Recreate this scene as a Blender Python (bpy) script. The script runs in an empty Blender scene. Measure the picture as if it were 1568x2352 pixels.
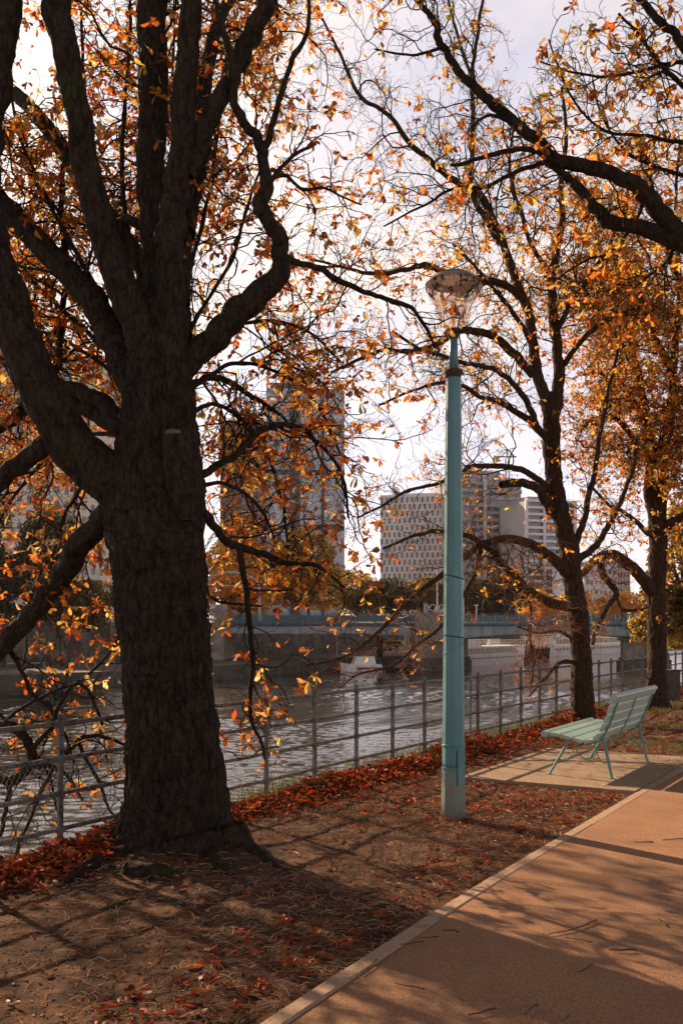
import bpy, math, random
import numpy as np
random.seed(7); RNG = np.random.default_rng(7)
SC = bpy.context.scene; COL = SC.collection
PI = math.pi
# ------------------------------------------------------------------ camera frame (picture units: 1568 x 2352)
F, CX, HY, EYE = 2287.0, 784.0, 1440.0, 1.6
def at(px, py, Y):
    return np.array([(px-CX)/F*Y, Y, EYE+(HY-py)/F*Y])
def onground(px, py, z=0.0):
    Y = (EYE-z)*F/(py-HY)
    return np.array([(px-CX)/F*Y, Y, z])
EU = np.array([0.502, 0.865]); EV = np.array([0.865, -0.502])       # along the fence / across towards the path
def uv(u, v, z=0.0):
    p = u*EU+v*EV
    return np.array([p[0], p[1], z])
V_FENCE, V_KERB = -5.273, -2.285
def kwarp(u, v): return .075*np.clip((5.4-np.asarray(u, float))/2.1, 0, 2.2)*np.clip((np.asarray(v, float)+3.6)/1.1, 0, 1)
ANG_U = math.atan2(EU[1], EU[0])
WATER = -4.4
# ------------------------------------------------------------------ numpy noise
def _hash(ix, iy, iz):
    h = (ix*374761393 + iy*668265263 + iz*2147483647 + 144665) & 0xffffffff
    h = ((h ^ (h >> 13))*1274126177) & 0xffffffff
    h = h ^ (h >> 16)
    return (h & 0xffffff)/float(0xffffff)
def vnoise(x, y, z=0.0):
    x = np.asarray(x, float); y = np.asarray(y, float); z = np.zeros_like(x)+z
    xi = np.floor(x).astype(np.int64); yi = np.floor(y).astype(np.int64); zi = np.floor(z).astype(np.int64)
    fx, fy, fz = x-xi, y-yi, z-zi
    fx = fx*fx*(3-2*fx); fy = fy*fy*(3-2*fy); fz = fz*fz*(3-2*fz)
    r = 0
    for dx in (0, 1):
        for dy in (0, 1):
            for dz in (0, 1):
                w = (fx if dx else 1-fx)*(fy if dy else 1-fy)*(fz if dz else 1-fz)
                r = r + w*_hash(xi+dx, yi+dy, zi+dz)
    return r*2-1
def fbm(x, y, z=0.0, o=4):
    r = 0; a = 1.0; t = 0
    for i in range(o):
        r = r + a*vnoise(np.asarray(x)*2**i+i*17.3, np.asarray(y)*2**i-i*9.1, np.asarray(z)*2**i); t += a; a *= .5
    return r/t
def cells(x, y):                                                     # F2-F1 of a jittered grid: plates and cracks
    xi = np.floor(x).astype(np.int64); yi = np.floor(y).astype(np.int64)
    f1 = np.full(x.shape, 9.0); f2 = np.full(x.shape, 9.0); idv = np.zeros(x.shape)
    for dx in (-1, 0, 1):
        off = _hash(xi+dx, xi*0, xi*0+5); yo = np.floor(y+off).astype(np.int64)
        for dy in (-1, 0, 1):
            cx = xi+dx; cy = yo+dy
            px = cx+.1+.8*_hash(cx, cy, cx*0+3); py = cy+.05+.9*_hash(cx, cy, cx*0+8)-off
            d = np.hypot(px-x, py-y)
            near = d < f1
            f2 = np.where(near, f1, np.minimum(f2, d)); idv = np.where(near, _hash(cx, cy, cx*0+21), idv)
            f1 = np.where(near, d, f1)
    return f2-f1, idv
# ------------------------------------------------------------------ mesh builder
class MB:
    def __init__(s):
        s.v = []; s.f = []; s.n = 0; s.nv = []; s.nq = []; s.smooth = False; s.col = []
    def add(s, verts, faces):
        o = s.n; s.v.extend([tuple(map(float, p)) for p in verts]); s.n += len(verts)
        s.f.extend([tuple(i+o for i in f) for f in faces]); return s
    def box(s, c, size, rz=0.0, rx=0.0, ry=0.0):
        x, y, z = [a/2 for a in size]; P = []
        cz, sz = math.cos(rz), math.sin(rz); cxx, sx = math.cos(rx), math.sin(rx); cy_, sy = math.cos(ry), math.sin(ry)
        for i in (-x, x):
            for j in (-y, y):
                for k in (-z, z):
                    a, b, d = i, j*cxx-k*sx, j*sx+k*cxx
                    a, d = a*cy_+d*sy, -a*sy+d*cy_
                    P.append((c[0]+a*cz-b*sz, c[1]+a*sz+b*cz, c[2]+d))
        return s.add(P, [(0, 1, 3, 2), (4, 6, 7, 5), (0, 4, 5, 1), (2, 3, 7, 6), (0, 2, 6, 4), (1, 5, 7, 3)])
    def tube(s, pts, r, n=8, cap=True, squash=None):
        pts = [np.asarray(p, float) for p in pts]
        if np.isscalar(r): r = [r]*len(pts)
        V, Fq = tube_np(np.array(pts), np.array(r, float), n)
        fs = [tuple(q) for q in Fq.tolist()]
        if cap:
            m = len(pts); fs.append(tuple(range(n-1, -1, -1))); fs.append(tuple(range((m-1)*n, m*n)))
        return s.add(V, fs)
    def lathe(s, prof, c=(0, 0, 0), n=24, mod=None):
        V = []; m = len(prof)
        for (r, z) in prof:
            for k in range(n):
                a = 2*PI*k/n; rr = r*(mod(a, z) if mod else 1)
                V.append((c[0]+rr*math.cos(a), c[1]+rr*math.sin(a), c[2]+z))
        fs = [(i*n+k, i*n+(k+1) % n, (i+1)*n+(k+1) % n, (i+1)*n+k) for i in range(m-1) for k in range(n)]
        if prof[0][0] > 1e-5: fs.append(tuple(range(n-1, -1, -1)))
        if prof[-1][0] > 1e-5: fs.append(tuple(range((m-1)*n, m*n)))
        return s.add(V, fs)
    def prism(s, poly, fn):                                          # poly: 2D outline; fn(a,b,side) -> 3D point, side 0/1
        n = len(poly); V = [fn(a, b, 0) for a, b in poly]+[fn(a, b, 1) for a, b in poly]
        return s.add(V, [tuple(range(n-1, -1, -1)), tuple(range(n, 2*n))]+[(i, (i+1) % n, n+(i+1) % n, n+i) for i in range(n)])
    def build(s, name, mat, parent=None, world=True, smooth=None, recalc=True):
        me = bpy.data.meshes.new(name)
        v = s.v
        if parent is not None and world:
            L = parent_loc(parent); v = [(p[0]-L[0], p[1]-L[1], p[2]-L[2]) for p in v]
        me.from_pydata(v, [], s.f); me.validate()
        if recalc:
            import bmesh
            b = bmesh.new(); b.from_mesh(me); bmesh.ops.recalc_face_normals(b, faces=b.faces); b.to_mesh(me); b.free()
        me.materials.append(mat)
        if s.smooth if smooth is None else smooth:
            me.polygons.foreach_set('use_smooth', [True]*len(me.polygons))
        o = bpy.data.objects.new(name, me); COL.objects.link(o)
        if parent is not None: o.parent = parent
        return o
def parent_loc(p):
    L = np.zeros(3)
    while p is not None:
        L = L+np.array(p.location); p = p.parent
    return L
def tube_np(P, R, n):
    T = np.gradient(P, axis=0); T /= (np.linalg.norm(T, axis=1, keepdims=True)+1e-9)
    a = np.array([0, 1.0, 0]) if abs(T[0][1]) < .9 else np.array([1.0, 0, 0])
    N = np.cross(T[0], a); N /= np.linalg.norm(N)+1e-9
    Ns = [N]
    for i in range(1, len(P)):
        N = N-T[i]*np.dot(N, T[i]); l = np.linalg.norm(N); N = N/l if l > 1e-6 else Ns[-1]; Ns.append(N)
    Ns = np.array(Ns); B = np.cross(T, Ns)
    ang = np.arange(n)*2*PI/n
    V = P[:, None, :]+R[:, None, None]*(np.cos(ang)[None, :, None]*Ns[:, None, :]+np.sin(ang)[None, :, None]*B[:, None, :])
    m = len(P); i = np.arange(m-1)[:, None]*n; k = np.arange(n)[None, :]; k2 = (k+1) % n
    Q = np.stack([i+k, i+k2, i+n+k2, i+n+k], -1).reshape(-1, 4)
    return V.reshape(-1, 3), Q
def np_mesh(name, V, Q, mat, parent=None, col=None, smooth=False):   # big quad meshes straight from arrays
    V = np.asarray(V, float)
    if parent is not None: V = V-parent_loc(parent)
    me = bpy.data.meshes.new(name); Q = np.asarray(Q, np.int32)
    me.vertices.add(len(V)); me.vertices.foreach_set('co', V.astype(np.float32).ravel())
    me.loops.add(Q.size); me.loops.foreach_set('vertex_index', Q.ravel())
    k = Q.shape[1]
    me.polygons.add(len(Q)); me.polygons.foreach_set('loop_start', np.arange(0, Q.size, k, dtype=np.int32))
    me.polygons.foreach_set('use_smooth', np.full(len(Q), smooth))
    me.update(calc_edges=True)
    if col is not None:
        ca = me.color_attributes.new('tint', 'FLOAT_COLOR', 'POINT')
        ca.data.foreach_set('color', np.concatenate([col, np.ones((len(V), 1))], 1).astype(np.float32).ravel())
    me.materials.append(mat)
    o = bpy.data.objects.new(name, me); COL.objects.link(o)
    if parent is not None: o.parent = parent
    return o
def tag(o, label=None, cat=None, group=None, kind=None):
    if label: o['label'] = label
    if cat: o['category'] = cat
    if group: o['group'] = group
    if kind: o['kind'] = kind
    return o
def empty(name, loc, label, cat, group=None, rz=0.0):
    o = bpy.data.objects.new(name, None); COL.objects.link(o); o.location = [float(a) for a in loc]; o.rotation_euler = (0, 0, rz)
    o.empty_display_size = .2
    return tag(o, label, cat, group)
def copy_tree(o, parent=None):
    c = o.copy(); COL.objects.link(c)
    if parent is not None: c.parent = parent
    for ch in o.children: copy_tree(ch, c)
    return c
# ------------------------------------------------------------------ materials
def nodes(name):
    m = bpy.data.materials.new(name); m.use_nodes = True; nt = m.node_tree; nt.nodes.clear()
    out = nt.nodes.new('ShaderNodeOutputMaterial')
    return m, nt, out
def N(nt, t, **kw):
    n = nt.nodes.new(t)
    for k, v in kw.items():
        if k in n.inputs: n.inputs[k].default_value = v
        else: setattr(n, k, v)
    return n
def ramp(nt, fac, stops):
    r = nt.nodes.new('ShaderNodeValToRGB'); e = r.color_ramp.elements
    while len(e) < len(stops): e.new(.5)
    for i, (p, c) in enumerate(stops):
        e[i].position = p; e[i].color = (c[0], c[1], c[2], 1) if not np.isscalar(c) else (c, c, c, 1)
    nt.links.new(fac, r.inputs[0]); return r
def mat(name, c1, c2=None, scale=8.0, rough=.8, bump=0.0, bscale=None, detail=6.0, metal=0.0, lo=.38, hi=.62, dirt=None, dscale=3.0,
        stretch=(1, 1, 1), spec=.4, dlo=.55, dhi=.7):
    m, nt, out = nodes(name); L = nt.links.new
    b = N(nt, 'ShaderNodeBsdfPrincipled', Roughness=rough, Metallic=metal); b.inputs['Specular IOR Level'].default_value = spec
    L(b.outputs[0], out.inputs[0])
    tc = N(nt, 'ShaderNodeTexCoord'); mp = N(nt, 'ShaderNodeMapping'); mp.inputs['Scale'].default_value = stretch
    L(tc.outputs['Object'], mp.inputs[0])
    if c2 is None: c2 = tuple(a*.82 for a in c1)
    n1 = N(nt, 'ShaderNodeTexNoise', Scale=scale, Detail=detail, Roughness=.6); L(mp.outputs[0], n1.inputs['Vector'])
    r = ramp(nt, n1.outputs[0], [(lo, c2), (hi, c1)]); colour = r.outputs[0]
    if dirt is not None:
        n2 = N(nt, 'ShaderNodeTexNoise', Scale=dscale, Detail=8.0, Roughness=.7); L(mp.outputs[0], n2.inputs['Vector'])
        rr = ramp(nt, n2.outputs[0], [(dlo, 0.0), (dhi, 1.0)])
        mx = N(nt, 'ShaderNodeMix', data_type='RGBA'); L(rr.outputs[0], mx.inputs[0]); L(colour, mx.inputs[6]); mx.inputs[7].default_value = (*dirt, 1)
        colour = mx.outputs[2]
    L(colour, b.inputs['Base Color'])
    if bump:
        n3 = N(nt, 'ShaderNodeTexNoise', Scale=bscale or scale*4, Detail=5.0, Roughness=.65); L(mp.outputs[0], n3.inputs['Vector'])
        bp = N(nt, 'ShaderNodeBump', Strength=1.0, Distance=bump); L(n3.outputs[0], bp.inputs['Height']); L(bp.outputs[0], b.inputs['Normal'])
    return m
def leafmat(name, trans=.55, tint=None):
    m, nt, out = nodes(name); L = nt.links.new
    at_ = N(nt, 'ShaderNodeAttribute', attribute_name='tint')
    d = N(nt, 'ShaderNodeBsdfDiffuse'); t = N(nt, 'ShaderNodeBsdfTranslucent'); mx = N(nt, 'ShaderNodeMixShader'); mx.inputs[0].default_value = trans
    g = N(nt, 'ShaderNodeBsdfGlossy', Roughness=.45); m2 = N(nt, 'ShaderNodeMixShader'); m2.inputs[0].default_value = .03
    L(at_.outputs['Color'], d.inputs[0]); L(at_.outputs['Color'], t.inputs[0])
    L(d.outputs[0], mx.inputs[1]); L(t.outputs[0], mx.inputs[2]); L(mx.outputs[0], m2.inputs[1]); L(g.outputs[0], m2.inputs[2]); L(m2.outputs[0], out.inputs[0])
    return m
def barkmat(name, dark, light, moss, mosslo=.62, scale=1.0):
    m, nt, out = nodes(name); L = nt.links.new
    b = N(nt, 'ShaderNodeBsdfPrincipled', Roughness=.9); b.inputs['Specular IOR Level'].default_value = .2; L(b.outputs[0], out.inputs[0])
    tc = N(nt, 'ShaderNodeTexCoord'); mp = N(nt, 'ShaderNodeMapping'); mp.inputs['Scale'].default_value = (1, 1, .42); L(tc.outputs['Object'], mp.inputs[0])
    n0 = N(nt, 'ShaderNodeTexNoise', Scale=22.0*scale, Detail=9.0, Roughness=.7); L(mp.outputs[0], n0.inputs['Vector'])
    r = ramp(nt, n0.outputs[0], [(.33, dark), (.68, light)])
    n1 = N(nt, 'ShaderNodeTexNoise', Scale=2.2*scale, Detail=7.0, Roughness=.65); L(tc.outputs['Object'], n1.inputs['Vector'])
    rr = ramp(nt, n1.outputs[0], [(mosslo, 0.0), (mosslo+.08, .8)])
    mx = N(nt, 'ShaderNodeMix', data_type='RGBA'); L(rr.outputs[0], mx.inputs[0]); L(r.outputs[0], mx.inputs[6]); mx.inputs[7].default_value = (*moss, 1)
    nd = N(nt, 'ShaderNodeTexNoise', Scale=7.0*scale, Detail=4.0); L(mp.outputs[0], nd.inputs['Vector']); dv = N(nt, 'ShaderNodeVectorMath', operation='SCALE'); dv.inputs['Scale'].default_value = .16; L(nd.outputs['Color'], dv.inputs[0]); da = N(nt, 'ShaderNodeVectorMath', operation='ADD'); L(dv.outputs[0], da.inputs[0]); L(mp.outputs[0], da.inputs[1])
    vo = N(nt, 'ShaderNodeTexVoronoi', feature='DISTANCE_TO_EDGE', Scale=24.0*scale); L(da.outputs[0], vo.inputs['Vector'])
    vr = ramp(nt, vo.outputs[0], [(0.0, 0.0), (.12, 1.0)])
    fn = N(nt, 'ShaderNodeTexNoise', Scale=16.0*scale, Detail=6.0, Roughness=.7); L(mp.outputs[0], fn.inputs['Vector']); fa = N(nt, 'ShaderNodeMath', operation='MULTIPLY_ADD'); L(fn.outputs[0], fa.inputs[0]); fa.inputs[1].default_value = .55; L(vo.outputs[0], fa.inputs[2]); fis = ramp(nt, fa.outputs[0], [(.24, .45), (.42, 1.0)]); fm = N(nt, 'ShaderNodeMix', data_type='RGBA', blend_type='MULTIPLY'); fm.inputs[0].default_value = 1.0; L(mx.outputs[2], fm.inputs[6]); L(fis.outputs[0], fm.inputs[7]); L(fm.outputs[2], b.inputs['Base Color'])
    ad = N(nt, 'ShaderNodeMath', operation='MULTIPLY_ADD'); L(n0.outputs[0], ad.inputs[0]); ad.inputs[1].default_value = 1.2; L(vr.outputs[0], ad.inputs[2])
    bp = N(nt, 'ShaderNodeBump', Strength=.8, Distance=.006); L(ad.outputs[0], bp.inputs['Height']); L(bp.outputs[0], b.inputs['Normal'])
    return m
# ------------------------------------------------------------------ trees
def catmull(P, n):
    P = np.array(P, float); m = len(P); out = []
    A = np.vstack([2*P[0]-P[1], P, 2*P[-1]-P[-2]])
    for i in range(m-1):
        p0, p1, p2, p3 = A[i:i+4]
        for k in range(n):
            t = k/n; out.append(.5*((2*p1)+(-p0+p2)*t+(2*p0-5*p1+4*p2-p3)*t*t+(-p0+3*p1-3*p2+p3)*t**3))
    out.append(P[-1]); return np.array(out)
def resample(P, R, ds):
    d = np.r_[0, np.cumsum(np.linalg.norm(np.diff(P, axis=0), axis=1))]; n = max(3, int(d[-1]/ds)+1)
    s = np.linspace(0, d[-1], n)
    return np.stack([np.interp(s, d, P[:, k]) for k in range(3)], 1), np.interp(s, d, R), s
_seed = [0]
def bark_mesh(P, R, ds, sides, amp=.009, cw=.042, ch=.24, flare=None, lump=.05, taper=False):
    """dense tube whose surface carries real bark plates"""
    P, R, s = resample(P, R, ds); _seed[0] += 13; sd = _seed[0]
    T = np.gradient(P, axis=0); T /= np.linalg.norm(T, axis=1, keepdims=True)
    Nn = np.array([0, 1.0, 0]); Nn = Nn-T[0]*np.dot(Nn, T[0]); Nn /= np.linalg.norm(Nn); Ns = [Nn]
    for i in range(1, len(P)):
        Nn = Nn-T[i]*np.dot(Nn, T[i]); Nn /= np.linalg.norm(Nn); Ns.append(Nn)
    Ns = np.array(Ns); B = np.cross(T, Ns)
    a = np.arange(sides)*2*PI/sides; A, S = np.meshgrid(a, s)
    rr = np.repeat(R[:, None], sides, 1); rm = float(np.median(R))
    arc = A*rm
    wob = .8*fbm(arc/cw*.5+sd, S/ch*.5, o=3); wob2 = .9*fbm(arc/cw*.7+sd+31, S/ch*.5, o=3)
    e, idv = cells(arc/cw+sd+wob, S/ch+wob2*1.5)
    plate = np.clip(e*2.6, 0, 1)**.6
    fur = fbm(arc*9+sd, S*1.6, o=3)                                  # long furrows
    ridge = 1-2*np.abs(fbm(arc*15+sd+2.5*fbm(arc*4, S*2.2+sd, o=2), S*2.6, o=3)); disp = amp*.8*(plate-.8)+amp*.5*(idv-.5)*plate+amp*1.0*fur+amp*1.3*(np.clip(ridge, 0, 1)-.75)+amp*.8*fbm(arc*55, S*28+sd, o=3)
    disp += lump*rr*fbm(np.cos(A)*1.3+sd, np.sin(A)*1.3, S*1.6, o=3)
    if flare is not None: rr = rr*flare(A, S)
    if taper: q_ = np.clip(np.minimum(s, s[-1]-s)/(.05), 0, 1); rr = rr*np.sqrt(1-(1-q_)**2)[:, None]; disp = disp*q_[:, None]
    rad = rr+disp*np.clip(rr/.1, .35, 1)
    V = P[:, None, :]+rad[..., None]*(np.cos(A)[..., None]*Ns[:, None, :]+np.sin(A)[..., None]*B[:, None, :])
    m = len(P); i = np.arange(m-1)[:, None]*sides; k = np.arange(sides)[None, :]; k2 = (k+1) % sides
    Q = np.stack([i+k, i+k2, i+sides+k2, i+sides+k], -1).reshape(-1, 4)
    return V.reshape(-1, 3), Q
LEAFPAL = {
 'rust':  [(.52, .085, .012), (.70, .15, .018), (.80, .25, .03), (.80, .40, .06), (.38, .075, .016), (.80, .55, .12), (.66, .18, .025), (.85, .55, .22)],
 'gold':  [(.66, .16, .02), (.80, .28, .035), (.85, .46, .065), (.56, .42, .06), (.42, .10, .015), (.74, .34, .045), (.80, .52, .16), (.62, .17, .022)],
}
def leaf_templates():
    out = []
    for q in range(14):
        V = []; Fq = []
        nl = random.choice([1, 2, 3, 4, 5, 5, 5, 6]) if q < 12 else 1
        pl = random.uniform(.03, .09)
        # petiole ribbon
        bend = np.array([random.uniform(-.02, .02), random.uniform(-.02, .02), -pl])
        for (p, h) in ((np.zeros(3), .0016), (bend*.5+np.array([.006, 0, 0]), .0013), (bend, .0014)):
            V += [p+np.array([-h, 0, 0]), p+np.array([h, 0, 0])]
        Fq += [(0, 1, 3, 2), (2, 3, 5, 4)]
        y0 = random.uniform(0, 6.28)
        for k in range(nl):
            yaw = y0+(k-(nl-1)/2)*random.uniform(.6, 1.2); droop = random.uniform(.15, 1.3)
            l = random.uniform(.075, .135)*(1 if nl > 1 else 1.05); w = l*random.uniform(.30, .56)*.5
            d = np.array([math.cos(yaw)*math.sin(droop), math.sin(yaw)*math.sin(droop), -math.cos(droop)])
            side = np.cross(d, [0, 0, 1.0]); side /= np.linalg.norm(side)+1e-6
            nrm = np.cross(side, d); curl = random.uniform(-1.9, 1.6); fold = random.uniform(.15, 1.1); tw = random.uniform(-1.5, 1.5)
            o = len(V); p = bend.copy(); dd = d.copy()
            rows = [(0, .08), (.3, .5), (.62, 1.0), (.85, .8), (1, .10)]
            for j, (t, h) in enumerate(rows):
                if j:
                    step = (t-rows[j-1][0])*l; a = curl*step/l
                    dd = dd*math.cos(a)-nrm*math.sin(a); nrm2 = np.cross(side, dd); nrm = nrm2/np.linalg.norm(nrm2); p = p+dd*step
                sv = side*math.cos(tw*t)+nrm*math.sin(tw*t); nv = np.cross(sv, dd)
                jit = random.uniform(.7, 1.35)
                V += [p+sv*w*h*jit+nv*w*h*fold, p, p-sv*w*h/jit+nv*w*h*fold]
            for j in range(4):
                b = o+j*3; Fq += [(b, b+1, b+4, b+3), (b+1, b+2, b+5, b+4)]
        out.append((np.array(V), np.array(Fq)))
    return out
TPL = leaf_templates()
class Tree:
    def __init__(s, name, base, label, cat, barkm, leafm, petm, pal, group):
        s.root = empty(name, base, label, cat, group); s.V = []; s.Q = []; s.n = 0; s.leaf = []; s.bm = barkm; s.lm = leafm; s.pm = petm; s.pal = LEAFPAL[pal]
        s.sh = []; s.lsc = .7; s.lk = .55; s.back = None; s.near = 0
    def tube(s, P, R, n):
        V, Q = tube_np(np.asarray(P), np.asarray(R), n); s.V.append(V); s.Q.append(Q+s.n); s.n += len(V)
    def limb(s, spec, name='limb', n=0, L=(.6, 1.5), lev=3, leaf=.7, t0=.25, g=0.0, thick=.05, dens=1.0, sides=None, up=0.0, kink=.02, flare=None, shoots=0.0, ds=None, amp=.009, sep=False, z0=None):
        C = catmull(spec, 8)
        P = np.array([at(a, b, d) for a, b, w, d in C]); R = np.array([max(.0025, w*.5*d/F) for a, b, w, d in C])
        if z0 is not None: P[0, 2] = z0
        if kink:
            k = kink*np.minimum(1, R/.03); sd = random.random()*99; q = np.arange(len(P))*.35
            P[1:-1] += (np.stack([fbm(q+sd, q*0, o=2), fbm(q+sd+40, q*0, o=2), fbm(q+sd+80, q*0, o=2)], 1)*k[:, None])[1:-1]
        Rm = R.max()
        if Rm > thick:
            sd = sides or int(np.clip(2*PI*Rm/.014, 28, 150)); V, Q = bark_mesh(P, R, ds or max(.013, Rm*.12), sd, flare=flare, amp=amp*min(1, Rm/.12+.2))
            np_mesh(name, V, Q, s.bm, s.root, smooth=True)
        else:
            P2, R2, _ = resample(P, R, .045); sd = random.random()*99; q = np.arange(len(P2))*.5
            R2 = R2*(1+.16*fbm(q+sd, q*0, o=2)); V, Q = tube_np(P2, R2, 8)
            if sep: np_mesh(name, V, Q, s.bm, s.root, smooth=True)
            else: s.tube(P2, R2, 8)
        if n: s.sprout(P, R, n, L, lev, leaf, t0, g, dens, up, shoots)
        return P, R
    def walk(s, p, d, L, k, wig, g):
        pts = [p]; h = L/k
        for i in range(k):
            t = i/k
            d = d+np.array([random.gauss(0, wig), random.gauss(0, wig), random.gauss(0, wig)+g*(1-1.9*t)])
            d = d/np.linalg.norm(d); p = p+d*h; pts.append(p)
        return pts
    def sprout(s, P, R, n, L, lev, leaf, t0, g, dens, up, shoots):
        m = len(P)
        for i in range(n):
            t = t0+(1-t0)*((i+random.random())/n); x = t*(m-1); j = min(m-2, int(x)); f = x-j
            b = P[j]*(1-f)+P[j+1]*f; tg = P[j+1]-P[j]; tg = tg/(np.linalg.norm(tg)+1e-9); r = R[j]*(1-f)+R[j+1]*f
            q = np.array([random.gauss(0, 1), random.gauss(0, 1), random.gauss(0, 1)+up]); q = q-tg*np.dot(q, tg); q /= np.linalg.norm(q)+1e-9
            a = math.radians(random.uniform(28, 82)); d = tg*math.cos(a)+q*math.sin(a)
            l = random.uniform(*L)*(1.1-.35*t); r0 = min(r*.55, .002+.0082*l); k = {3: 11, 2: 8, 1: 5}[lev]
            if s.back is not None and lev == 3 and d[1] < s.back: d[1] = abs(d[1]); d = d/np.linalg.norm(d)
            pts = s.walk(b, d, l, k, .31 if lev > 1 else .27, g)
            if s.back is not None and min(p[1] for p in pts) < s.near: continue
            if min(p[1] for p in pts) < 4.6 or min(p[2] for p in pts) < (.35 if pts[0][0]*EV[0]+pts[0][1]*EV[1] > -5.4 else -3.5): continue
            rt = .0019 if lev < 3 else .003
            rad = [rt+(r0-rt)*(1-(u/k))**.8 for u in range(k+1)]
            s.tube(pts, rad, 6 if r0 > .011 else (4 if r0 > .0045 else 3))
            P2 = np.array(pts); R2 = np.array(rad)
            if lev > 1:
                nn = max(2, int(1.25*l*dens*(6.0 if lev == 3 else 7.5)+random.random()))
                s.sprout(P2, R2, nn, (max(.10, l*.22), max(.16, l*.55)), lev-1, leaf, .15, g*.8, dens, up, shoots)
                if random.random() < leaf*s.lk: s.leaf.append(pts[-1])
            else:
                if random.random() < leaf*s.lk: s.leaf.append(pts[-1])
                if random.random() < leaf*.5*s.lk: s.leaf.append(pts[random.randint(1, k-1)])
                if random.random() < leaf*.3*s.lk: s.leaf.append(pts[-1]+np.array([random.gauss(0, .03) for _ in range(3)]))
            if shoots and lev <= 2 and random.random() < shoots:
                for _ in range(random.randint(3, 8)):
                    dv = np.array([random.gauss(0, 1), random.gauss(0, 1), random.gauss(.3, .8)]); dv /= np.linalg.norm(dv)
                    q0 = pts[random.randint(1, k)]; ll = random.uniform(.1, .38)
                    s.sh.append((q0, q0+dv*ll*.5+np.array([0, 0, -.01]), q0+dv*ll))
    def finish(s, fol='foliage'):
        if s.V: np_mesh('twigs', np.concatenate(s.V), np.concatenate(s.Q), s.bm, s.root, smooth=True)
        if s.sh:
            Vs = []; Qs = []; n = 0
            for pts in s.sh:
                V, Q = tube_np(np.array(pts), np.array([.0022, .0019, .0011]), 3); Vs.append(V); Qs.append(Q+n); n += len(V)
            np_mesh('leaf_stalks', np.concatenate(Vs), np.concatenate(Qs), s.pm, s.root)
        if s.leaf: scatter_leaves(fol, np.array(s.leaf), s.lm, s.root, s.pal, s.lsc)
        print(s.root.name, 'twig verts', s.n, 'leaves', len(s.leaf), 'stalks', len(s.sh))
def scatter_leaves(name, pos, m, root, pal, sc=1.0, flat=False):
    which = RNG.integers(0, len(TPL), len(pos)); VV = []; QQ = []; CC = []; n = 0; pal = np.array(pal)
    for k, (T, Fq) in enumerate(TPL):
        P = pos[which == k]; c = len(P)
        if not c: continue
        yaw = RNG.uniform(0, 2*PI, c); tl = np.abs(RNG.normal(0, .5, c)) if not flat else RNG.normal(PI/2, .5, c); ax = RNG.uniform(0, 2*PI, c); s = RNG.uniform(.75, 1.3, c)*sc
        cy, sy = np.cos(yaw), np.sin(yaw); X = T[None, :, 0]*cy[:, None]-T[None, :, 1]*sy[:, None]; Y = T[None, :, 0]*sy[:, None]+T[None, :, 1]*cy[:, None]
        Z = np.repeat(T[None, :, 2], c, 0)
        kx, ky = np.cos(ax)[:, None], np.sin(ax)[:, None]; ct, st = np.cos(tl)[:, None], np.sin(tl)[:, None]
        dot = (X*kx+Y*ky)*(1-ct)
        W = np.stack([X*ct+ky*Z*st+kx*dot, Y*ct-kx*Z*st+ky*dot, Z*ct+(kx*Y-ky*X)*st], -1)*s[:, None, None]+P[:, None, :]
        if flat: W[:, :, 2] = P[:, None, 2]+(W[:, :, 2]-P[:, None, 2])*flat
        nv = len(T); nlf = (nv-6)//15
        base = pal[RNG.integers(0, len(pal), c)]
        col = np.repeat(base[:, None, :], nv, 1)
        col[:, :6] = (.30, .16, .05)
        for q in range(nlf):
            mixc = pal[RNG.integers(0, len(pal), c)]; f = RNG.uniform(0, .7, (c, 1))
            tone = RNG.uniform(.65, 1.2, (c, 1))
            cc = (base*(1-f)+mixc*f)*tone; sl = col[:, 6+q*15:6+q*15+15].reshape(c, 5, 3, 3)
            sl[:] = cc[:, None, None, :]
            edge = RNG.uniform(.35, 1.0, (c, 1, 1)); sl[:, :, 0] *= edge; sl[:, :, 2] *= edge                  # browned margins
            col[:, 6+q*15:6+q*15+15] = sl.reshape(c, 15, 3)
        VV.append(W.reshape(-1, 3)); CC.append(col.reshape(-1, 3))
        QQ.append((Fq[None]+(np.arange(c)*nv)[:, None, None]).reshape(-1, 4)+n); n += c*nv
    return np_mesh(name, np.concatenate(VV), np.concatenate(QQ), m, root, col=np.clip(np.concatenate(CC), 0, 1), smooth=True)

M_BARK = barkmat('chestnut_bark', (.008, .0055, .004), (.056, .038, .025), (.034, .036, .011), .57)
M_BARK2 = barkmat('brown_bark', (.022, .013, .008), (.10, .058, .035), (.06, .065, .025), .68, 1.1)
M_LEAF = leafmat('autumn_leaf', .84)
M_STALK = mat('red_leaf_stalk', (.42, .12, .045), (.55, .28, .12), scale=3, rough=.6)
M_CUT = mat('sawn_wood', (.16, .11, .075), (.06, .045, .035), scale=14, rough=.9, bump=.004)
GT = 'horse chestnut trees along the railing'

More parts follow.
